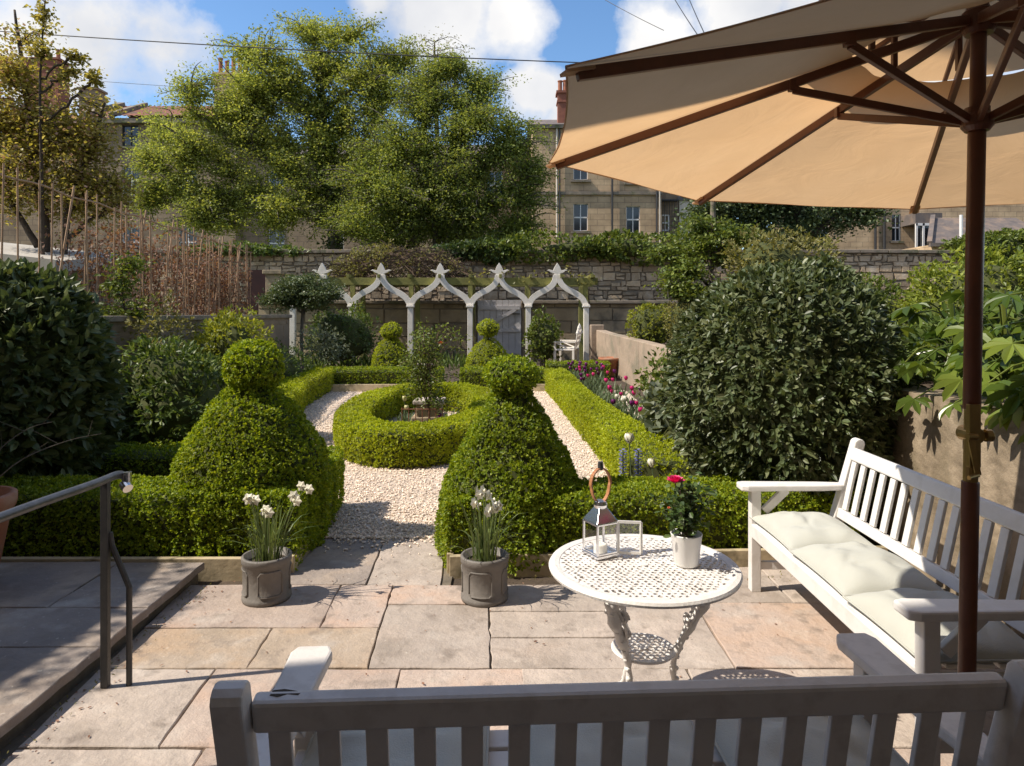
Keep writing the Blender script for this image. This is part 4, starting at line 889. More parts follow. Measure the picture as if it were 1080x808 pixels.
# cables
def cable(label,a,b,sag,r):
    u=np.linspace(0,1,30)[:,None]; P=np.array(a)*(1-u)+np.array(b)*u; P[:,2]-=sag*(4*u*(1-u))[:,0]; m=MB(); m.tube(P,r,5); return tag(m.build('overhead_cable',M['rope']),label,'cable','overhead cables')
cable('thick black cable crossing the sky from the cherry tree to the parasol',at(-120,24,20),at(1000,76,20),.25,.017)
cable('thin cable just above the red tiled roof',at(60,82,38),at(330,98,38),.1,.012)
cable('steep dark cable above the parasol, left one of the close pair',at(690,-40,25),at(742,46,14),.1,.012)
cable('steep dark cable above the parasol, right one of the close pair',at(712,-40,25),at(748,46,14),.1,.012)
cable('faint thin cable slanting down from the top of the sky',at(590,-30,30),at(700,32,24),.1,.012)
# bird table, wooden post, pier
bt=thing('bird_table',at(947,360,10)[:2]+(1.0,),'rust coloured wooden bird table among the bushes on the right','bird table')
m=MB(); m.box((0,0,.45),(.06,.06,.95)); m.build('post',M['rust'],bt); m=MB(); m.box((0,0,.93),(.30,.2,.03)); m.build('roof',M['rust'],bt); m=MB(); m.box((.2,0,.35),(.2,.16,.14)); m.build('box',M['rust'],bt)
m=MB(); m.tube([(7.95,27,.3),(7.95,27,7.5)],.11,12); tag(m.build('telegraph_pole',M['coping']),'pale wooden pole just under the parasol edge beside the small layered tree','pole')
m=MB(); m.box((-7.05,20.3,1.6),(.42,.42,2.6)); m.box((-7.05,20.3,2.95),(.56,.56,.12)); tag(m.build('gate_pier',M['ashlar_garden'],bevel=.015),'square stone pier beside the maroon door at the far left end of the pergola','pier')
# ------------------------------------------------------------------ hedges and topiary
def resample(P,n):
    P=np.asarray(P,float); s=np.r_[0,np.cumsum(np.hypot(*np.diff(P,axis=0).T))]; t=np.linspace(0,s[-1],n); return np.stack([np.interp(t,s,P[:,0]),np.interp(t,s,P[:,1])],1)
def hedge(label,Lp,Rp,h,leaf,L=.022,dens=1500,per=5,closed=False,lump=.016,name='box_hedge',group='low box hedges'):
    Lp=np.asarray(Lp,float); Rp=np.asarray(Rp,float)
    if len(Lp)<20: Lp=resample(Lp,40); Rp=resample(Rp,40)
    n=len(Lp); mb=MB(); ins=.045
    # core
    c=(Lp+Rp)/2; d=unit(Rp-Lp); w=np.hypot(*(Rp-Lp).T)[:,None]
    A=c-d*(w/2-ins); B=c+d*(w/2-ins); z0=gz(c[:,1])+.0
    ring=np.stack([np.c_[A,z0],np.c_[A,z0+h-ins-.03],np.c_[A*.8+B*.2,z0+h-ins],np.c_[A*.2+B*.8,z0+h-ins],np.c_[B,z0+h-ins-.03],np.c_[B,z0]],1)
    mb.grid(ring)
    if not closed:
        for q in (ring[0],ring[-1]): mb.add(q,[tuple(range(6))])
    ln=np.hypot(*np.diff(c,axis=0).T).sum(); W=w.mean()
    def put(kind,cnt):
        cnt=int(cnt); s=rng.random(cnt)*(n-1); i=np.minimum(s.astype(int),n-2); f=(s-i)[:,None]
        a=Lp[i]*(1-f)+Lp[i+1]*f; b=Rp[i]*(1-f)+Rp[i+1]*f; dd=unit(b-a); ww=np.hypot(*(b-a).T)
        if kind=='top':
            v=rng.random(cnt); xy=a+(b-a)*v[:,None]; e=np.minimum(v,1-v)*ww; z=h-np.clip(.05-e,0,1)**2*9; k=np.clip((.06-e)/.06,0,1)*np.sign(v-.5)
            Nn=np.c_[dd*k[:,None],np.ones(cnt)]
        else:
            sg=-1 if kind=='L' else 1; xy=a if sg<0 else b; z=rng.random(cnt)**.85*(h-.02); k=np.clip((z-(h-.06))/.06,0,1); Nn=np.c_[dd*sg,.15+k]; xy=xy-dd*sg*(k**2*.02+.02*np.clip(1-z/.12,0,1))[:,None]
        P=np.c_[xy,gz(xy[:,1])+z]; Nn=unit(Nn)
        P=P+Nn*(lump*wob(P,7.,1.)+lump*.8*wob(P,17.,2.)-rng.exponential(.012,cnt))[:,None]
        sprigs(mb,P,Nn,L,L*.68,per,(.05,.75),mi=1,jit=.42)
    put('top',ln*W*dens); put('L',ln*h*dens); put('R',ln*h*dens)
    if not closed:
        for e,sg in ((0,-1),(n-1,1)):
            cnt=int(W*h*dens); v=rng.random(cnt); xy=Lp[e]+(Rp[e]-Lp[e])*v[:,None]; tdir=unit(c[1]-c[0]) if e==0 else unit(c[-1]-c[-2]); z=rng.random(cnt)*(h-.01)
            P=np.c_[xy,gz(xy[:,1])+z]; Nn=np.tile(np.r_[tdir*sg,.2],(cnt,1)); P=P+unit(Nn)*(lump*wob(P,7.,1.)-rng.exponential(.012,cnt))[:,None]
            sprigs(mb,P,Nn,L,L*.68,per,(.05,.75),mi=1,jit=.42)
    o=mb.build(name,[M['core'],leaf],origin=(c[n//2][0],c[n//2][1],float(gz(c[n//2][1]))))
    return tag(o,label,'hedge',group)
hedge('box hedge at the front left, running behind the handrail and left lead planter',[(-4.55,5.14),(-2,5.14),(-1.6,5.14)],[(-4.55,4.63),(-2,4.63),(-1.56,4.63)],.53,LF['box_dark'],.022,2500)
hedge('short box hedge turning along the path at the foot of the left cone topiary',[(-1.98,4.7),(-1.98,5.5),(-2.0,6.1)],[(-1.46,4.62),(-1.45,5.5),(-1.52,6.15)],.52,LF['box'],.022,2500)
hedge('shaded box hedge behind the left cone topiary beside the dark laurel',[(-4.05,6.6),(-2.7,6.6)],[(-4.05,6.15),(-2.7,6.15)],.46,LF['box'],.022,1200)
hedge('box hedge along the left edge of the gravel path',[(-2.85,6.35),(-3.3,8),(-3.66,10),(-3.85,11.5),(-3.87,13.5)],[(-2.35,6.35),(-2.82,8),(-3.2,10),(-3.4,11.5),(-3.42,13.1)],.42,LF['box_new'],.026,1000)
hedge('far cross hedge closing the left gravel path below the white pergola',[(-3.75,13.6),(-1.35,13.6)],[(-3.4,13.12),(-1.35,13.12)],.40,LF['box'],.03,800)
hedge('far cross hedge below the right back topiary',[(-1.0,13.6),(.62,13.6)],[(-1.0,13.12),(.62,13.12)],.40,LF['box'],.03,800)
th=np.linspace(0,2*PI,90); ex=lambda a,b,x0,y0:np.stack([x0+a*np.sign(np.cos(th))*np.abs(np.cos(th))**.9,y0+b*np.sign(np.sin(th))*np.abs(np.sin(th))**.9],1)
hedge('oval ring of box hedge around the rose and plinth in the gravel',ex(.66,1.5,-1.21,9.38),ex(1.05,1.95,-1.22,9.3),.41,LF['box_new'],.024,1700,closed=True)
hedge('broad sunlit box hedge running back along the right of the gravel path',[(1.0,6.1),(1.0,7.4),(.90,9),(.76,11),(.63,13.0)],[(1.85,5.9),(1.60,7),(1.36,8.3),(1.18,10),(1.02,13.0)],.43,LF['box_new'],.024,1600)
hedge('box hedge at the front right, behind the iron table and the bench arm',[(-.1,5.28),(1,5.3),(2.45,5.38)],[(-.38,4.67),(1,4.72),(2.45,4.82)],.48,LF['box'],.022,2500)
hedge('short box hedge turning along the path at the foot of the right cone topiary',[(-.46,4.66),(-.48,5.4),(-.42,6.05)],[(.05,4.7),(.05,5.4),(.05,6.05)],.46,LF['box'],.022,2500)
hedge('small far box hedge in front of the carved white bench',[(.75,15.1),(2.1,15.1)],[(.75,14.7),(2.1,14.7)],.36,LF['box'],.03,700)
def topiary(label,x,y,cone,bz,br,brz,leaf,L,dens,per=5,lump=.019):
    z0=float(gz(y)); t=thing('box_topiary',(x,y,z0),label,'topiary','clipped box cones topped with balls')
    cone=np.array(cone,float); area=(PI*(cone[:-1,0]+cone[1:,0])*np.hypot(*np.diff(cone,axis=0).T)).sum()
    mb=MB(); mb.lathe([(max(r-.05,.0),z-.02) for r,z in cone],24)
    P,Nn=samp_rev(cone,int(area*dens)); P=P+Nn*(lump*wob(P,5.,x)+lump*.7*wob(P,13.,2.)-rng.exponential(.014,len(P)))[:,None]; sprigs(mb,P,Nn,L,L*.68,per,(.05,.75),mi=1,jit=.42)
    mb.build('cone',[M['core'],leaf],t)
    mb=MB(); bp=[(br*math.sin(a)*.85,bz-brz*.85*math.cos(a)) for a in np.linspace(.01,PI-.01,12)]; mb.lathe(bp,20); mb.tube([(0,0,cone[-1][1]-.1),(0,0,bz)],.025,6)
    P,Nn=samp_ell(int(4*PI*br*brz*dens),br,br,brz); P=P+Nn*(lump*.9*wob(P+x,9.,x)-rng.exponential(.012,len(P)))[:,None]+np.array((0,0,bz)); sprigs(mb,P,Nn,L,L*.68,per,(.05,.75),mi=1,jit=.42)
    mb.build('ball',[M['core'],leaf],t)
    return t
topiary('big rounded box cone with a ball on top, left of the gravel path',-1.98,5.22,[(.54,.0),(.56,.3),(.565,.52),(.52,.70),(.41,.89),(.30,1.04),(.20,1.13),(.15,1.22)],1.335,.215,.20,LF['box'],.023,2600)
topiary('big box cone with a flattened ball, right of the path behind the daffodils',.0,5.15,[(.56,.0),(.555,.25),(.51,.45),(.41,.70),(.29,.92),(.19,1.07),(.125,1.18)],1.275,.205,.145,LF['box_dark'],.023,2600)
topiary('small far box dome with ball on top, left one before the pergola',-2.53,14.3,[(.42,.0),(.42,.3),(.36,.58),(.25,.8),(.10,.93)],1.06,.215,.18,LF['box_new'],.03,900)
topiary('small far box dome with ball on top, right one before the grey door',-.5,14.3,[(.52,.0),(.5,.25),(.42,.52),(.28,.75),(.10,.92)],1.12,.225,.19,LF['box_new'],.03,900)

# ------------------------------------------------------------------ shrubs
def shrub(name,label,c,r,leaf,L,W,n,cat='shrub',k=4,lumps=.12,inner=.78,out=(.3,1.),group=None,stems=True,core=True,depth=.25,zmin=-.75,up=.15,per=4,droop=.05,base=None,f=2.2):
    c=np.array(c,float); r=np.array(r,float); z0=c[2]-r[2]*.95 if base is None else base
    t=thing(name,(c[0],c[1],z0),label,cat,group); mb=MB()
    D,Nn=samp_ell(n,*r,zmin); n=len(D); sc=1+lumps*wob(D/r.max()+c,f,c[0])+lumps*.6*wob(D/r.max()+c,f*2.3,c[1])-np.abs(rng.normal(0,depth,n)); P=c+D*sc[:,None]
    if core:
        a,b=np.meshgrid(np.linspace(0,2*PI,19),np.linspace(.05,PI-.4,11),indexing='ij'); G=np.stack([np.cos(a)*np.sin(b),np.sin(a)*np.sin(b),np.cos(b)],-1)*r*(inner)
        G=G*(1+lumps*wob((G.reshape(-1,3))/r.max()+c,f,c[0]).reshape(19,11))[...,None]; mb.grid(G+c)
        mb.build('inner_twigs',M['core'],t,world=True); mb=MB()
    sprigs(mb,P,Nn,L,W,per,out,k,up,0,droop); mb.build('foliage',leaf,t,world=True)
    if stems:
        m=MB()
        for i in range(7):
            e=P[rng.integers(n)]; b=np.array((c[0]+rng.normal(0,r[0]*.12),c[1]+rng.normal(0,r[1]*.12),z0-.1)); m.tube(spline([b,(b*.5+e*.5)+np.array((0,0,.1)),e],8),np.linspace(.02,.005,8)*min(1.3,r[2]*1.2),5)
        m.build('stems',M['bark'],t,world=True)
    return t
shrub('laurel_bush','huge dark glossy rounded laurel behind the right hand bench',(2.27,5.75,1.1),(.92,1.04,1.06),LF['laurel'],.068,.029,5600,k=6,lumps=.075,inner=.80,depth=.085,per=6,droop=.12,zmin=-.9,base=.02)
shrub('laurel_bush','tall dark laurel in shade at the left edge behind the handrail',(-4.05,5.6,1.1),(.66,.75,1.0),LF['dark'],.11,.048,2600,k=6,lumps=.08,inner=.8,depth=.09,per=4,zmin=-.9,base=.02)
shrub('border_shrub','loose mid green shrub in shade between the left laurel and cone topiary',(-3.6,7.3,.72),(.6,.6,.75),LF['shrub_dim'],.08,.03,1300,lumps=.16,depth=.2,per=4,base=.03)
shrub('border_shrub','bright yellow green shrub above the left cone topiary',(-3.55,8.7,1.25),(.45,.42,.6),LF['lime'],.06,.03,750,lumps=.2,depth=.25,inner=.6,base=.1)
shrub('border_shrub','dim green shrub against the left wall beside the yellow green one',(-4.2,9.8,.85),(.4,.8,.75),LF['shrub_dim'],.06,.026,900,lumps=.18,depth=.22,base=.1)
shrub('border_shrub','dull olive shrub on the left wall under the canes',(-4.2,8.2,1.35),(.38,.5,.55),LF['olive'],.055,.024,420,lumps=.25,depth=.3,core=False,base=.1)
shrub('border_shrub','pale grey leaved shrub under the standard ball tree',(-3.9,13.9,1.05),(.55,.4,.45),LF['grey'],.06,.022,420,lumps=.25,depth=.3,core=False,base=.3)
shrub('border_shrub','dark green shrub in the shade of the left pergola arches',(-4.1,16.4,1.15),(1.0,.5,.72),LF['shrub_dim'],.08,.04,700,lumps=.2,depth=.25,base=.36)
shrub('border_shrub','low dark planting behind the left path hedge',(-4.3,12.0,.75),(.6,1.0,.5),LF['shrub_dim'],.07,.03,600,lumps=.2,depth=.25,base=.2)
shrub('climbing_rose','leafy green climber around the second pergola column',(-4.0,17.5,1.25),(.42,.3,.75),LF['shrub'],.075,.045,380,lumps=.25,depth=.3,core=False,base=.4)
shrub('border_shrub','upright green shrub at the pergola column beside the carved bench',(.78,17.2,1.05),(.42,.36,.75),LF['shrub'],.08,.05,520,lumps=.22,depth=.2,inner=.7,base=.4)
shrub('border_shrub','rounded yellow green shrub just above the slab wall, left one',(3.0,14.6,1.45),(.55,.45,.5),LF['lime'],.06,.03,650,lumps=.12,depth=.12,base=.9)
shrub('border_shrub','larger olive green dome shrub above the slab wall beside the big laurel',(3.55,13.2,1.62),(.62,.5,.62),LF['olive'],.05,.024,800,lumps=.08,depth=.1,base=.95)
shrub('border_shrub','loose pale green bush rising over the top of the big laurel',(3.75,9.6,2.32),(.82,.6,.62),LF['olive'],.07,.03,1000,lumps=.2,depth=.25,inner=.65,base=1.1)
shrub('border_shrub','deep green bush right of the big laurel beside the bird table',(5.35,10.2,1.75),(.62,.55,.52),LF['shrub'],.07,.035,750,lumps=.15,depth=.15,base=1.1)
shrub('border_shrub','feathery pale fir like bush on top of the rendered wall',(3.72,6.6,1.32),(.42,.42,.24),LF['fir'],.09,.012,750,lumps=.15,depth=.25,base=1.05,per=6)
shrub('acer_bush','large yellow green bush behind the parasol pole on the right',(5.9,8.7,1.7),(1.05,.7,.85),LF['acer'],.075,.035,1900,lumps=.26,depth=.2,inner=.75,base=1.1)
shrub('acer_bush','tall yellow green bush at the right edge beyond the fatsia',(7.0,8.2,1.75),(1.0,.8,.9),LF['shrub'],.08,.04,1500,lumps=.16,depth=.2,inner=.75,base=1.1)
shrub('border_shrub','shadowed low leaves behind the fatsia on the raised bed',(4.3,5.9,1.45),(.8,.5,.42),LF['shrub_dim'],.09,.045,750,lumps=.2,depth=.2,base=1.05)
shrub('border_shrub','pale flowering shrub with broad leaves at the foot of the big laurel',(1.78,7.4,.55),(.33,.5,.42),LF['grey'],.12,.09,200,k=6,lumps=.2,depth=.25,core=False,base=.05)
shrub('border_shrub','loose leafy stems beside the tulips under the slab wall',(2.05,9.2,.75),(.3,.6,.5),LF['shrub'],.08,.045,260,lumps=.25,depth=.3,core=False,base=.1)
shrub('wall_ivy','ivy cushion spilling over the top of the back wall, under the parasol edge',(2.9,21.5,3.75),(3.0,.48,.46),LF['shrub'],.12,.09,1700,'ivy',lumps=.6,depth=.25,inner=.55,base=3.4,stems=False,zmin=-1.)
shrub('wall_ivy','pale leafy hedge topping the back wall at the far right edge',(16.6,21.7,3.8),(2.7,.6,.62),LF['shrub'],.14,.08,2000,'ivy',lumps=.2,depth=.15,inner=.85,base=3.4,stems=False,zmin=-1.)
shrub('wall_ivy','dark ivy on the wall top right behind the pergola ends',(-.9,21.6,3.7),(1.5,.45,.36),LF['ivy'],.12,.09,900,'ivy',lumps=.45,depth=.15,inner=.85,base=3.4,stems=False,zmin=-1.)
shrub('wall_ivy','thin green creeper along the wall top above the beech hedge',(-8.6,21.6,3.72),(2.2,.35,.2),LF['shrub_dim'],.12,.07,420,'ivy',lumps=.3,depth=.2,inner=.8,base=3.5,stems=False)
# twiggy clematis on the pergola
ct=thing('clematis',(-3,18.9,2.65),'twiggy brown clematis heaped on top of the pergola and back wall','climber')
m=MB(); D,_=samp_ell(2600,2.0,.8,.78,-.3); P=np.array((-3.0,19.2,2.85))+D*(1+.2*wob(D+3,1.6,1.))[:,None]*rng.uniform(.7,1.05,(len(D),1))
T=rng.normal(size=(len(P),3))*np.array((1,1,.6))+np.array((0,0,-.1)); leafset(m,P,T,rng.normal(size=(len(P),3)),rng.uniform(.2,.55,len(P)),.014,6,.25); m.build('twigs',M['twig'],ct,world=True)
m=MB(); i=rng.integers(len(P),size=1500); sprigs(m,P[i]+rng.normal(0,.06,(1500,3)),np.tile((0,0,1.),(1500,1)),.055,.03,3); m.build('dry_leaves',LF['olive'],ct,world=True)
m=MB(); i=rng.integers(len(P),size=3000); i=i[P[i][:,0]<-3.4]; sprigs(m,P[i]+rng.normal(0,.08,(len(i),3))+(0,0,.05),np.tile((0,0,1.),(len(i),1)),.07,.04,3); m.build('foliage',LF['olive'],ct,world=True)

# ------------------------------------------------------------------ trees
def tree(name,label,base,trunks,blobs,leaf,ntw,nsp,L,W,bark,cat='tree',spread=.35,per=9,flat=.45,tw=.014,ivy=None,extra=None,shell=.55):
    base=np.array(base,float); t=thing(name,base,label,cat); m=MB(); nodes=[]
    tr=[]
    for pts,r0,r1 in trunks:
        P=spline(pts,26); P=P+np.cumsum(rng.normal(0,.012,P.shape),0)*r0*3; m.tube(P,np.linspace(r0,r1,26),9); tr.append((P,np.linspace(r0,r1,26))); nodes+=[(p,r) for p,r in zip(P[8:],np.linspace(r0,r1,26)[8:])]
    for c,r in blobs:
        c=np.array(c,float)
        best=None
        for P,rr in tr:
            i=np.arange(4,26); low=P[i]; dz=c[2]-low[:,2]; dh=np.hypot(low[:,0]-c[0],low[:,1]-c[1]); cost=np.abs(dz-dh*.75)+np.linalg.norm(low-c,axis=1)*.5; j=i[np.argmin(cost)]
            if best is None or cost.min()<best[0]: best=(cost.min(),P[j],rr[j])
        a=best[1]; ra=min(best[2]*.7,.16); mid=(a+c)/2+np.array((0,0,.08))*np.linalg.norm(c-a)+rng.normal(0,.06,3)*np.linalg.norm(c-a)
        Q=spline([a,mid,c],14)+np.r_[np.zeros((1,3)),rng.normal(0,.03,(13,3))]; m.tube(Q,np.linspace(ra,.03,14),7); nodes+=[(q,x) for q,x in zip(Q[3:],np.linspace(ra,.03,14)[3:])]
    NP=np.array([n_[0] for n_ in nodes]); SP=[]
    vol=np.array([np.prod(r) for c,r in blobs]); pk=rng.choice(len(blobs),ntw,p=vol**.8/(vol**.8).sum())
    for b in pk:
        c,r=blobs[b]; d=unit(rng.normal(size=3)); e=np.array(c)+d*np.array(r)*rng.uniform(shell,1.08)*(1+.18*math.sin(d[0]*5+d[2]*7+b))
        cost=np.linalg.norm(NP-e,axis=1)+np.clip(NP[:,2]-e[2],0,9)*1.5; a=NP[np.argmin(cost)]
        L_=np.linalg.norm(e-a); mid=(a+e)/2+np.array((0,0,.12*L_))+rng.normal(0,.07,3)*L_; Q=spline([a,mid,e],8); m.tube(Q,np.linspace(tw*(1+.5*L_),tw*.3,8),4,cap=False)
        ii=rng.uniform(.35,1.0,nsp)*7; i0=np.minimum(ii.astype(int),6); SP.append(Q[i0]*(1-(ii-i0))[:,None]+Q[i0+1]*(ii-i0)[:,None]+rng.normal(0,spread*.35,(nsp,3)))
    m.build('trunk',bark,t,world=True,smooth=True)
    SP=np.concatenate(SP); n=len(SP)*per; P=np.repeat(SP,per,0)+rng.normal(size=(n,3))*np.array((1,1,flat))*spread*.5
    T=rng.normal(size=(n,3))*np.array((1,1,.5))+np.array((0,0,-.15)); nn=rng.normal(size=(n,3))*.7+np.array((0,0,.8)); s=rng.uniform(.65,1.3,n)
    m=MB(); leafset(m,P,T,nn,L*s,W*s,4,.1); 
    if extra:
        k=rng.random(n)<extra[1]; e=MB(); leafset(e,P[k]+rng.normal(0,.05,(k.sum(),3)),T[k],nn[k],L*.9,L*.8,4); e.build('blossom',extra[0],t,world=True)
    m.build('crown',leaf,t,world=True)
    if ivy:
        m=MB()
        for P,rr in tr[:1]:
            for i,(p,r) in enumerate(zip(P,rr)):
                if ivy[0]<=i<=ivy[1]:
                    k=ivy[2]; a=rng.uniform(0,2*PI,k); N_=np.stack([np.cos(a),np.sin(a),rng.uniform(-.2,.5,k)],1); q=p+N_*np.array((1,1,0))*(r+rng.exponential(.16,k)[:,None])+np.c_[np.zeros((k,2)),rng.uniform(-.2,.2,k)]; sprigs(m,q,N_,.11,.09,3)
        m.build('ivy',LF['ivy'],t,world=True)
    return t
def bl(px,py,rx,ry,Y,rd=None): s=Y/FOC; return (at(px,py,Y),(rx*s,(rd or rx*.8)*s,ry*s))
Y1=27.
def B(L,Y): 
    out=[]
    for px,py,rx,ry in L:
        c=at(px,py,Y); out.append(((c[0],c[1]+rng.uniform(-1.,1.)*(rx*Y/FOC)*.5,c[2]),(rx*Y/FOC,rx*.8*Y/FOC,ry*Y/FOC)))
    return out
gb_=.42
tree('ash_tree','big airy light green tree with an ivy clad trunk behind the back wall',(*at(352,262,Y1)[:2],gb_),
 [([at(350,275,Y1)[:2]+(gb_-.2,),at(352,230,Y1),at(343,170,Y1),at(340,110,Y1),at(336,50,Y1)],.30,.05),([at(352,235,Y1),at(310,190,Y1),at(250,150,Y1),at(205,120,Y1)],.15,.03),([at(352,240,Y1),at(300,220,Y1),at(235,205,Y1),at(180,200,Y1)],.12,.03),([at(350,230,Y1),at(375,170,Y1),at(400,110,Y1)],.13,.03)],
 B([(212,165,66,52),(285,100,66,58),(345,70,66,48),(185,205,44,42),(250,212,66,46),(395,95,56,52),(305,165,60,50),(385,165,56,55),(235,120,48,45),(325,35,44,26),(420,62,40,34),(268,62,38,30),(300,228,66,30),(165,180,30,40),(168,140,26,34),(160,215,26,34),(380,225,50,34),(360,130,50,50),(225,235,50,22),(205,100,30,30),(375,40,36,22),(270,112,52,42),(340,150,46,44),(325,205,52,40),(300,95,40,40)],Y1),
 LF['tree'],2500,5,.11,.06,M['bark_grey'],spread=.35,per=13,tw=.02,ivy=(2,22,60),shell=.2)
Y2=25.5
tree('hazel_tree','dense many stemmed darker green tree left of the terrace house',(*at(470,262,Y2)[:2],gb_),
 [([at(462,275,Y2)[:2]+(gb_-.2,),at(458,220,Y2),at(448,150,Y2),at(455,90,Y2)],.14,.03),([at(470,275,Y2)[:2]+(gb_-.2,),at(490,215,Y2),at(525,165,Y2),at(540,135,Y2)],.13,.03),([at(460,275,Y2)[:2]+(gb_-.2,),at(430,220,Y2),at(405,170,Y2)],.11,.03),([at(475,275,Y2)[:2]+(gb_-.2,),at(500,240,Y2),at(550,200,Y2)],.10,.03),([at(468,275,Y2)[:2]+(gb_-.2,),at(475,200,Y2),at(490,120,Y2)],.12,.03)],
 B([(455,105,48,44),(430,160,56,55),(500,140,56,48),(545,160,38,40),(548,215,40,48),(485,205,66,54),(420,220,60,40),(505,95,40,32),(562,185,22,36),(470,238,90,28),(475,75,30,20),(400,200,50,50),(545,245,40,22),(390,245,60,20)],Y2),
 LF['tree2'],2200,5,.10,.055,M['bark_grey'],spread=.35,per=13,tw=.02,shell=.25)
Y3=33.
tree('bare_topped_tree','thin brownish treetop poking above the dense green tree',(*at(462,262,Y3)[:2],gb_),[([at(462,275,Y3)[:2]+(gb_,),at(462,150,Y3),at(460,45,Y3)],.2,.03)],B([(460,70,32,34),(440,95,25,25),(482,90,25,28)],Y3),LF['olive'],160,6,.12,.05,M['bark'],spread=.45,per=5,shell=.4)
Y4=13.5
tree('cherry_tree','bronze leaved cherry tree in blossom filling the top left corner',(*at(55,262,Y4)[:2],.25),
 [([at(40,320,Y4)[:2]+(.2,),at(48,250,Y4),at(35,170,Y4),at(25,80,Y4),at(15,10,Y4)],.12,.02),([at(60,320,Y4)[:2]+(.2,),at(70,230,Y4),at(95,160,Y4),at(110,110,Y4)],.09,.02),([at(40,260,Y4),at(10,210,Y4),at(-20,150,Y4)],.07,.02)],
 B([(35,130,48,42),(80,150,42,42),(15,190,42,42),(70,205,48,36),(112,195,26,30),(-20,120,40,50),(20,85,32,28),(20,40,22,24),(120,220,20,20)],Y4),
 LF['cherry'],430,6,.08,.05,M['bark'],spread=.3,per=9,extra=(LF['blossom'],.16),shell=.3)
for label,px in (('upright bare cherry shoot with sparse leaves against the sky, taller one',48),('upright bare cherry shoot with sparse leaves against the sky, shorter one',78)): pass
tree('cherry_tree','slim young cherry shoot rising against the sky at the left edge',(*at(46,262,13.)[:2],.25),[([at(46,320,13.)[:2]+(.2,),at(44,200,13.),at(42,90,13.),at(48,-5,13.)],.045,.01)],B([(46,15,10,20),(44,55,12,18),(80,60,12,8),(70,75,14,10),(100,85,10,14)],13.),LF['cherry'],60,4,.08,.05,M['bark'],spread=.12,per=6,shell=.1)
Y5=28.
tree('holly_tree','dark evergreen tree beyond the wall, mostly hidden by the parasol',(*at(840,262,Y5)[:2],.5),[([at(840,275,Y5)[:2]+(.3,),at(842,200,Y5),at(840,100,Y5)],.35,.06),([at(800,270,Y5)[:2]+(.3,),at(800,230,Y5),at(790,180,Y5)],.2,.05)],
 B([(800,215,70,45),(870,205,60,45),(745,232,26,30),(762,212,30,30),(835,160,70,50),(770,200,40,45),(900,225,32,26),(820,250,50,22),(850,240,30,25)],Y5),LF['dark'],420,9,.14,.09,M['bark'],spread=.5,per=13,shell=.3)
Y6=13.3
tree('layered_tree','small tree with flat layered fresh green foliage in front of the back wall',(*at(750,318,Y6)[:2],.9),[([at(750,340,Y6)[:2]+(.7,),at(750,300,Y6),at(748,265,Y6),at(752,235,Y6)],.05,.02)],
 B([(745,262,48,14),(720,285,35,11),(775,250,34,12),(745,240,34,12),(765,272,30,12),(715,305,30,10),(700,265,24,10)],Y6),LF['shrub'],190,6,.075,.05,M['bark'],spread=.18,per=9,shell=.2,flat=.3,tw=.008)
t5=15.5
tree('standard_tree','lollipop shaped standard tree with a dark domed head left of the pergola',(*at(318,385,t5)[:2],.25),[([at(319,395,t5)[:2]+(.2,),at(318,360,t5),at(319,335,t5),at(320,318,t5)],.045,.03)],
 B([(320,306,36,17),(298,314,22,12),(343,312,22,12)],t5),LF['dark'],300,6,.06,.035,M['bark_grey'],spread=.14,per=10,shell=.55,tw=.006)
tree('young_tree','slim bare stemmed young tree against the left wall',(*at(128,400,8.3)[:2],.1),[([at(126,420,8.3)[:2]+(.0,),at(124,370,8.3),at(130,330,8.3),at(128,295,8.3)],.028,.01),([at(132,400,8.3),at(134,350,8.3),at(126,310,8.3)],.022,.01)],
 B([(125,300,22,14),(112,330,18,14),(145,325,18,16),(130,280,14,14)],8.3),LF['shrub'],70,4,.06,.03,M['bark'],spread=.12,per=6,shell=.2,tw=.005)
# trees and hedge to the left, outside the photograph, that shade the left border
shrub('yew_hedge','tall dark yew hedge on the neighbour side of the left wall',(-5.85,2.9,2.05),(.9,2.6,2.45),LF['ivy'],.07,.025,3000,'hedge',lumps=.05,inner=.93,depth=.05,base=.0,stems=False,zmin=-1)
tree('plum_tree','broad neighbouring tree left of the laurel that shades the left border',(-10.2,9.6,.2),[([(-10.2,9.6,0),(-10.2,9.5,1.8),(-10.0,9.6,4.2),(-10,9.7,6)],.16,.04)],
 [((-9.6,8.2,5.2),(1.7,1.6,1.3)),((-9.4,7.9,4.6),(1.3,1.3,1.1)),((-11,8.6,6),(1.5,1.5,1.2))],LF['tree2'],420,8,.11,.065,M['bark'],spread=.4,per=11,shell=.3)

# ------------------------------------------------------------------ cane fence and beech hedge
cf=thing('cane_fence',(-5.25,10,.2),'row of tied bamboo canes standing behind the left wall','fence')
ztop=lambda y:3.2-.033*(y-6.96)
for i in range(38):
    y=6.2+7.5*((i+.5)/38)**.75+rng.normal(0,.05); x=-5.22+rng.normal(0,.025)
    
    m=MB(); lean=rng.normal(0,.025); m.tube([(x,y,.3),(x+lean*.5,y+lean,1.6),(x+lean,y+lean*2,ztop(y)+rng.uniform(-.03,.12))],.0095,6); m.build('cane',M['cane'],cf,world=True)
for y in (8.,9.6,10.4,11.4,12.2,13.):
    m=MB(); m.tube([(-5.26,y-.4,.8),(-5.22,y+.14,ztop(y)+.1)],.012,6); m.build('cane',M['cane'],cf,world=True)
m=MB(); m.tube([(-5.24,y,ztop(y)-.02+.015*math.sin(y*6)) for y in np.linspace(5.8,13.75,40)],.012,6); m.build('cross_cane',M['cane'],cf,world=True)
bh_=thing('beech_hedge',(-5.55,11,.2),'dry brown leaved young beech hedge growing through the canes','hedge')
m=MB(); m2=MB()
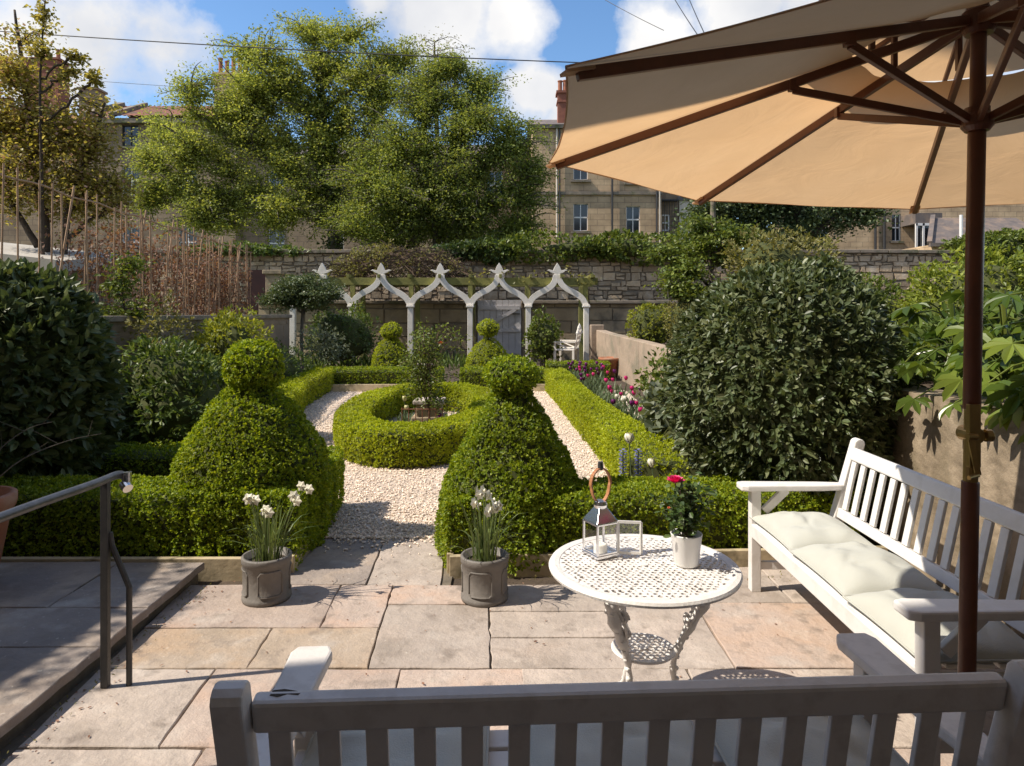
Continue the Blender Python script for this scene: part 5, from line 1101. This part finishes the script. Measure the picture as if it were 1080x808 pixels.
for i in range(150):
    y=8.6+5.1*rng.random()**.8; x=-5.55+rng.normal(0,.12); h=rng.uniform(.75,1.0)*(ztop(y)+.0); pts=spline([(x,y,.2),(x+rng.normal(0,.06),y+rng.normal(0,.1),h*.6),(x+rng.normal(0,.1),y+rng.normal(0,.16),h)],10); m.tube(pts,np.linspace(.009,.003,10),4)
    k=rng.integers(34,70); q=pts[rng.integers(3,10,k)]+rng.normal(0,.09,(k,3)); keep=rng.random(k)<np.clip(1.5-(q[:,2]-1.6)*.7,.12,1); q=q[keep]; sprigs(m2,q,rng.normal(size=(len(q),3)),.055,.032,2)
m.build('stems',M['twig'],bh_,world=True); m2.build('foliage',LF['beech'],bh_,world=True)

# ------------------------------------------------------------------ fatsia on the right wall
fs=thing('fatsia',(3.45,4.9,1.0),'fatsia with big hand shaped glossy leaves hanging over the rendered wall','shrub')
m=MB(); ms=MB()
def palmate(c,d,size,lobes=7,droop=.25):
    c=np.array(c,float); d=unit(np.array(d,float)); up=unit(np.array((rng.normal(0,.25),rng.normal(0,.25),1.))); s_=unit(np.cross(d,up)); up=np.cross(s_,d)
    V=[c];F=[]
    an=np.linspace(-1.95,1.95,lobes); pts=[]
    for i,a in enumerate(an):
        l=size*(1-.28*(abs(a)/1.95)**1.5); 
        for da,f,dr in ((-.27,.6,.3),(-.18,.82,.6),(0,1.,1.),(.18,.82,.6),(.27,.6,.3)):
            r=l*f; pts.append(c+d*math.cos(a+da)*r+s_*math.sin(a+da)*r-up*droop*size*dr*dr+up*.03*size*(1 if f<.9 and da else 0))
        if i<lobes-1: a2=(a+an[i+1])/2; pts.append(c+d*math.cos(a2)*size*.46+s_*math.sin(a2)*size*.46+up*.035*size)
    V=[c]+pts; F=[(0,i,i+1) for i in range(1,len(pts))]; m.add(V,F)
stem=[(3.25,4.4),(3.5,4.8),(3.8,4.7),(3.4,5.2),(4.1,5.2),(3.3,3.9),(3.7,4.2)]
for sx,sy in stem:
    h=rng.uniform(1.45,2.0); ms.tube(spline([(sx+.1,sy,.9),(sx,sy,1.2),(sx-.05,sy,h)],8),.018,6)
    for k in range(16):
        a=rng.uniform(0,2*PI) if k%2 else rng.uniform(PI*.6,PI*1.6); pl_=rng.uniform(.2,.42); hh=rng.uniform(1.15,h)
        e=np.array((sx-.05+math.cos(a)*pl_,sy+math.sin(a)*pl_,hh+rng.uniform(-.05,.2))); ms.tube(spline([(sx-.05,sy,hh-.1),(sx+math.cos(a)*pl_*.6,sy+math.sin(a)*pl_*.6,e[2]+.02),e],6),.006,5)
        palmate(e,(math.cos(a),math.sin(a),-.35),rng.uniform(.12,.2),rng.choice((7,7,9)),.25)
for i in range(26):
    y=rng.uniform(3.4,5.1); c=np.array((rng.uniform(2.62,2.95),y,rng.uniform(1.14,1.42))); ms.tube(spline([(3.15,y+rng.normal(0,.15),1.35),((3.1+c[0])/2,y,c[2]+.12),c],7),.005,5); palmate(c,(-.8,rng.normal(0,.5),-.55),rng.uniform(.12,.2),7,.3)
m.build('foliage',LF['fatsia'],fs,world=True); ms.build('stems',LF['shrub'],fs,world=True)

# ------------------------------------------------------------------ rose, tulips and other flowers
rs=thing('standard_rose',(-1.1,9.0,float(gz(9.0))),'loose standard rose growing inside the oval box hedge','rose')
m=MB(); m2=MB(); z0=float(gz(9.)); m.tube(spline([(-1.1,9,z0),(-1.08,9,.8),(-1.1,9,1.15)],8),.016,6)
for i in range(66):
    a=rng.uniform(0,2*PI); r=rng.uniform(.1,.5); e=np.array((-1.06+r*math.cos(a),9+r*math.sin(a),rng.uniform(.62,1.7)-r*.35)); P=spline([(-1.1,9,rng.uniform(.4,1.1)),(-1.1+r*.6*math.cos(a),9+r*.6*math.sin(a),e[2]+.03),e],8); m.tube(P,.004,4)
    q=np.repeat(P[2:],6,0)+rng.normal(0,.045,(36,3)); leafset(m2,q,rng.normal(size=(36,3))*np.array((1,1,.5)),rng.normal(size=(36,3))*.6+(0,0,.8),rng.uniform(.035,.06,36),.028,4,.1)
m.build('stems',M['twig'],rs,world=True); m2.build('foliage',LF['shrub'],rs,world=True)
m=MB(); bloom(at(465,363,8.9),.05,m,20); m.build('rose_bloom',M['petal_orange'],rs,world=True)
tr_=thing('wire_trellis',(-1.15,8.75,float(gz(8.75))),'small rusty wire support in front of the stone plinth','plant support')
m=MB()
for x in np.linspace(-.26,.26,7): m.tube([(x,0,0),(x,0,.42)],.006,5)
for zz in (.12,.4): m.tube([(-.27,0,zz),(.27,0,zz)],.006,5)
m.build('wires',M['rust'],tr_)
def tulip_proto(name,label,matp,group,h,leafn=3,blm=True):
    t=thing(name,(0,0,0),label,'tulip',group); m=MB(); m.tube(spline([(0,0,0),(.012,0,h*.5),(.0,.01,h-.03)],8),.0042,6); m.build('stem',LF['tulipleaf'],t)
    m=MB()
    for i in range(leafn):
        a=i*2.2+.4; u=np.linspace(0,1,7); d=np.array((math.cos(a),math.sin(a),0)); w=np.array((-d[1],d[0],0)); C=d*(.02+.12*u**1.7)[:,None]+np.array((0,0,1.))*(h*.72*(u-.22*u**3))[:,None]; wd=.021*np.sin(np.clip(u*.92+.06,0,1)*PI)**.7
        m.grid(np.stack([C-w*wd[:,None]+d*.006,C,C+w*wd[:,None]+d*.006],1))
    m.build('leaves',LF['tulipleaf'],t); m=MB()
    for i in range(6):
        a=i*PI/3+(.2 if i%2 else 0); d=np.array((math.cos(a),math.sin(a),0)); w=np.array((-d[1],d[0],0)); u=np.linspace(0,1,7); rad=.004+.030*np.sin(u*2.3)**.8*(1 if i%2 else .92); C=d*rad[:,None]+np.array((0,.01,h-.035))+np.array((0,0,1.))*(.075*u)[:,None]; wd=.024*np.sin(np.clip(u*.88+.1,0,1)*PI)**.6
        m.grid(np.stack([C-w*wd[:,None]-d*.005,C,C+w*wd[:,None]-d*.005],1))
    m.build('flower',matp,t,smooth=True); return t
def put_tulips(proto,hs,pts,extra=0):
    pts=list(pts)+[(x+rng.normal(0,5),y+rng.normal(0,2.5)) for x,y in pts[:extra]]
    for i,(px,py) in enumerate(pts):
        o=proto if i==0 else copy_tree(proto)
        Y=10.
        for _ in range(25): Y=.5*Y+.5*np.clip((CAM_H-float(gz(Y))-hs)*FOC/max(py-HY,8),4,19)
        o.location=((px-CX)/FOC*Y,Y,float(gz(Y))-.02); o.rotation_euler=(rng.normal(0,.06),rng.normal(0,.06),rng.uniform(0,6.3)); s=rng.uniform(.8,1.05); o.scale=(s*.9,s*.9,s)
put_tulips(tulip_proto('tulip','deep purple tulip in the border behind the broad sunlit hedge',M['petal_purple'],'purple tulips of the right border',.50),.5,
 [(604,379),(611,378),(607,384),(617,387),(612,393),(631,382),(684,417),(601,383),(622,384),(636,388),(643,416),(662,424),(688,408),(650,391),(676,404)],11)
put_tulips(tulip_proto('tulip','magenta pink tulip in the border behind the broad sunlit hedge',M['petal_pink'],'pink tulips of the right border',.48),.48,
 [(637,386),(610,385),(641,396),(645,405),(670,411),(668,419),(678,432),(624,391),(660,398),(654,408),(683,424),(690,441),(648,396)],8)
put_tulips(tulip_proto('tulip','almost black tulip in the border behind the broad sunlit hedge',M['petal_maroon'],'black tulips of the right border',.46),.46,[(629,393),(614,395),(691,432),(701,419)])
put_tulips(tulip_proto('tulip','open white tulip in the border beside the stone slab wall',M['petal_white'],'white tulips of the right border',.46),.46,[(652,416),(656,414),(692,488),(660,421),(697,452),(684,446)])
put_tulips(tulip_proto('tulip','cream tulip inside the oval box hedge',M['petal_cream'],'cream tulips in the oval',.46),.46,[(430,425),(428,419),(418,441)])
put_tulips(tulip_proto('tulip','small purple tulip inside the oval hedge beside the plinth',M['petal_purple'],'purple tulips in the oval',.3),.3,[(467,436),(463,433)])
put_tulips(tulip_proto('tulip','tall mauve tulip behind the standard rose near the pergola',M['petal_purple'],'mauve tulips by the pergola',.62),.62,[(456,356),(463,357),(470,358),(474,355)])
put_tulips(tulip_proto('tulip','tall white tulip behind the standard rose near the pergola',M['petal_white'],'white tulips by the pergola',.66),.66,[(461,351),(468,350),(480,352)])
put_tulips(tulip_proto('tulip','dusky purple tulip in the shade under the yellow green shrub',M['petal_purple'],'purple tulips of the left border',.4),.4,[(196,421),(206,419),(213,421)])
t=tulip_proto('tulip','single cream white tulip standing behind the front right hedge',M['petal_white'],None,.66); t.location=(.955,5.55,0); t.scale=(1.15,1.15,1.1)
for px,lab in ((657,'blue hyacinth spike behind the front hedge, slimmer left one'),(673,'blue hyacinth spike behind the front hedge, fuller right one')):
    t=thing('hyacinth',((px-CX)/FOC*5.62,5.62,0.02),lab,'hyacinth','blue hyacinths'); m=MB(); m.tube([(0,0,0),(0,0,.6)],.006,6); m.build('stem',LF['tulipleaf'],t)
    m=MB(); k=46; a=np.arange(k)*2.4; z=np.linspace(.37,.60,k); d=np.stack([np.cos(a),np.sin(a),.2*np.ones(k)],1); P=np.c_[np.cos(a)*.008,np.sin(a)*.008,z]
    for da in (-.5,0,.5): leafset(m,P,d+np.stack([-np.sin(a),np.cos(a),0*a],1)*da,np.tile((0,0,1.),(k,1)),.032,.014,4)
    m.build('flower_spike',M['petal_blue'],t); m=MB(); leafset(m,np.zeros((6,3)),np.stack([np.cos(np.arange(6)),np.sin(np.arange(6)),2.5*np.ones(6)],1),np.stack([-np.cos(np.arange(6)),-np.sin(np.arange(6)),.4*np.ones(6)],1),.36,.03,6,.1); m.build('leaves',LF['tulipleaf'],t)
# litter on the paving
k=260; x=np.r_[rng.uniform(-1.95,2.6,120),rng.normal(-1.93,.06,90),rng.uniform(-1.9,2.4,50)]; y=np.r_[rng.uniform(2.2,5.2,120),rng.uniform(1.5,4.4,90),rng.normal(4.45,.05,50)]
m=MB(); leafset(m,np.c_[x,y,np.full(k,.006)],np.c_[rng.normal(size=(k,2)),np.zeros(k)],np.c_[rng.normal(0,.25,(k,2)),np.ones(k)],rng.uniform(.008,.024,k),rng.uniform(.005,.012,k),6,0); tag(m.build('leaf_litter',LF['beech']),'small dry leaves and crumbs scattered over the flagstones','litter',kind='stuff')
k=160; x=rng.uniform(-2.6,.9,k); y=5.3+rng.random(k)**1.5*5; x=np.where((((x+1.22)/1.15)**2+((y-9.3)/2.05)**2<1),-2.4,x); m=MB(); leafset(m,np.c_[x,y,gz(y)+.012],np.c_[rng.normal(size=(k,2)),np.zeros(k)],np.c_[rng.normal(0,.25,(k,2)),np.ones(k)],rng.uniform(.012,.035,k),rng.uniform(.008,.018,k),6,0); tag(m.build('leaf_litter',LF['beech']),'dry brown leaves dotted over the pale gravel path','litter',kind='stuff')
k=420; x=np.r_[rng.normal(-1.98,.03,200),rng.uniform(-.1,2.4,140),rng.uniform(-1.4,-.45,80)]; y=np.r_[rng.uniform(1.2,4.4,200),rng.normal(4.5,.035,140),rng.normal(5.28,.04,80)]
m=MB(); leafset(m,np.c_[x,y,np.zeros(k)],np.c_[rng.normal(0,.7,(k,2)),np.ones(k)],rng.normal(size=(k,3)),rng.uniform(.008,.028,k),.006,4,.1); tag(m.build('moss_and_weeds',LF['olive']),'moss and tiny weeds along the step and the bed edgings','weeds',kind='stuff')
# ground cover among the tulips: uncountable leaves
def cover(label,x,y,n,leaf,h,w):
    m=MB(); x=np.asarray(x); y=np.asarray(y); P=np.c_[x,y,gz(y)-.02]; T=np.c_[rng.normal(0,.35,(len(x),2)),np.ones(len(x))]; leafset(m,P,T,np.c_[rng.normal(0,1,(len(x),2)),.3*np.ones(len(x))],h*rng.uniform(.5,1.2,len(x)),w,6,.12)
    return tag(m.build('border_foliage',leaf),label,'foliage',kind='stuff')
k=1500; y=rng.uniform(7.6,14.5,k); x=np.interp(y,[7,8.3,10,13,14.5],[1.72,1.5,1.3,1.12,1.05])+rng.exponential(.2,k).clip(0,.75)
cover('grey green tulip leaves crowding the border right of the broad hedge',x,y,k,LF['tulipleaf'],.36,.034)
k=700; a=rng.uniform(0,2*PI,k); q=np.sqrt(rng.random(k)); cover('mixed low leaves filling the bed inside the oval hedge',-1.2+.56*q*np.cos(a),9.2+1.05*q*np.sin(a),k,LF['tulipleaf'],.24,.02)
k=900; cover('shaded low leaves of the left border in front of the wall',rng.uniform(-4.5,-3.85,k),rng.uniform(6.8,13.5,k),k,LF['shrub_dim'],.3,.04)
k=500; cover('low leaves under the pergola columns',rng.uniform(-5.6,-.8,k),rng.uniform(16.6,17.8,k),k,LF['shrub_dim'],.4,.05)

# ------------------------------------------------------------------ light, sky, camera
SUN=Vector((-SHX,-SHY,1)).normalized(); EL=math.asin(SUN.z); AZ=math.atan2(SUN.x,SUN.y)
sd=bpy.data.lights.new('Sun','SUN'); sd.energy=SUN_E; sd.angle=R(.53); sd.color=(1,.91,.78)
so=bpy.data.objects.new('Sun',sd); COL.objects.link(so); so.rotation_euler=SUN.to_track_quat('Z','Y').to_euler(); so.location=(-10,-2,12)
w=bpy.data.worlds.new('World'); scene.world=w; w.use_nodes=True; nt=w.node_tree; L=nt.links.new
bg=nt.nodes['Background']; sky=N(nt,'ShaderNodeTexSky'); sky.sky_type='NISHITA'; sky.sun_disc=False; sky.sun_elevation=EL; sky.sun_rotation=AZ; sky.altitude=50; sky.air_density=1.0; sky.dust_density=.3; sky.ozone_density=2.0
tc=N(nt,'ShaderNodeTexCoord'); sp=N(nt,'ShaderNodeSeparateXYZ'); L(tc.outputs['Generated'],sp.inputs[0])
zz=N(nt,'ShaderNodeMath',operation='ADD'); L(sp.outputs[2],zz.inputs[0]); zz.inputs[1].default_value=.22
dv=N(nt,'ShaderNodeVectorMath',operation='SCALE'); iv=N(nt,'ShaderNodeMath',operation='DIVIDE'); iv.inputs[0].default_value=1.; L(zz.outputs[0],iv.inputs[1]); L(tc.outputs['Generated'],dv.inputs[0]); L(iv.outputs[0],dv.inputs['Scale'])
n1=N(nt,'ShaderNodeTexNoise',Scale=2.2,Detail=9.,Roughness=.58); L(dv.outputs[0],n1.inputs['Vector'])
n2=N(nt,'ShaderNodeTexNoise',Scale=9.,Detail=7.,Roughness=.6); L(tc.outputs['Generated'],n2.inputs['Vector'])
acc=None
for px,py,r,s in ((90,25,.13,1.),(165,40,.085,.9),(15,70,.09,.9),(465,8,.10,1.),(540,22,.065,.9),(395,-5,.05,.8),(562,98,.052,.95),(600,125,.05,.8),(700,40,.075,1.),(775,12,.09,1.),(930,40,.2,1.),(-150,60,.2,1.),(-60,-120,.2,.8),(1250,120,.25,1.),(330,-170,.12,.9),(820,-200,.25,1.)):
    d=Vector(((px-CX)/FOC,1,(HY-py)/FOC)).normalized(); ds=N(nt,'ShaderNodeVectorMath',operation='DISTANCE'); L(tc.outputs['Generated'],ds.inputs[0]); ds.inputs[1].default_value=d
    mr=N(nt,'ShaderNodeMapRange'); mr.inputs['From Min'].default_value=r*1.25; mr.inputs['From Max'].default_value=r*.25; mr.inputs['To Max'].default_value=s; L(ds.outputs['Value'],mr.inputs['Value'])
    if acc is None: acc=mr.outputs[0]
    else: mx=N(nt,'ShaderNodeMath',operation='MAXIMUM'); L(acc,mx.inputs[0]); L(mr.outputs[0],mx.inputs[1]); acc=mx.outputs[0]
# away from the photographed part of the sky the noise alone makes the clouds
back=N(nt,'ShaderNodeMapRange'); back.inputs['From Min'].default_value=.45; back.inputs['From Max'].default_value=.1; L(sp.outputs[1],back.inputs['Value'])
bn=N(nt,'ShaderNodeMath',operation='MULTIPLY'); L(back.outputs[0],bn.inputs[0]); bn.inputs[1].default_value=.42
mx=N(nt,'ShaderNodeMath',operation='MAXIMUM'); L(acc,mx.inputs[0]); L(bn.outputs[0],mx.inputs[1]); acc=mx.outputs[0]
s1=N(nt,'ShaderNodeMath',operation='MULTIPLY_ADD'); L(n2.outputs['Fac'],s1.inputs[0]); s1.inputs[1].default_value=1.5; s1.inputs[2].default_value=-.75
s2=N(nt,'ShaderNodeMath',operation='ADD'); L(acc,s2.inputs[0]); L(s1.outputs[0],s2.inputs[1])
s3=N(nt,'ShaderNodeMath',operation='MULTIPLY_ADD'); L(n1.outputs['Fac'],s3.inputs[0]); s3.inputs[1].default_value=.8; s3.inputs[2].default_value=-.4
s4=N(nt,'ShaderNodeMath',operation='ADD'); L(s2.outputs[0],s4.inputs[0]); L(s3.outputs[0],s4.inputs[1])
cr=ramp(nt,[(.30,(0,0,0)),(.48,(.5,.5,.5)),(.78,(1,1,1))]); L(s4.outputs[0],cr.inputs['Fac'])
n3=N(nt,'ShaderNodeTexNoise',Scale=5.,Detail=5.); L(tc.outputs['Generated'],n3.inputs['Vector'])
cc=ramp(nt,[(.35,(CLOUD*.72,CLOUD*.74,CLOUD*.79)),(.62,(CLOUD,CLOUD*.985,CLOUD*.97))]); L(n3.outputs['Fac'],cc.inputs['Fac'])
hs=N(nt,'ShaderNodeHueSaturation',Saturation=1.15,Value=.84); L(sky.outputs['Color'],hs.inputs['Color']); L(mixc(nt,cr.outputs['Color'],hs.outputs['Color'],cc.outputs['Color']),bg.inputs['Color']); bg.inputs['Strength'].default_value=SKY_S
cd=bpy.data.cameras.new('Camera'); co=bpy.data.objects.new('Camera',cd); COL.objects.link(co); co.location=(0,0,CAM_H); co.rotation_euler=(PI/2,0,0)
cd.sensor_width=36; cd.lens=FOC/1080*36; cd.shift_x=0; cd.shift_y=-(404-HY)/1080; cd.clip_end=2000; cd.clip_start=.05; scene.camera=co
scene.view_settings.view_transform='Standard'; scene.view_settings.look='None'; scene.view_settings.exposure=EXPO; scene.view_settings.gamma=1
scene.render.engine='CYCLES'; scene.cycles.use_denoising=True; scene.cycles.max_bounces=8; scene.cycles.transparent_max_bounces=12
scene.render.resolution_x=1024; scene.render.resolution_y=766
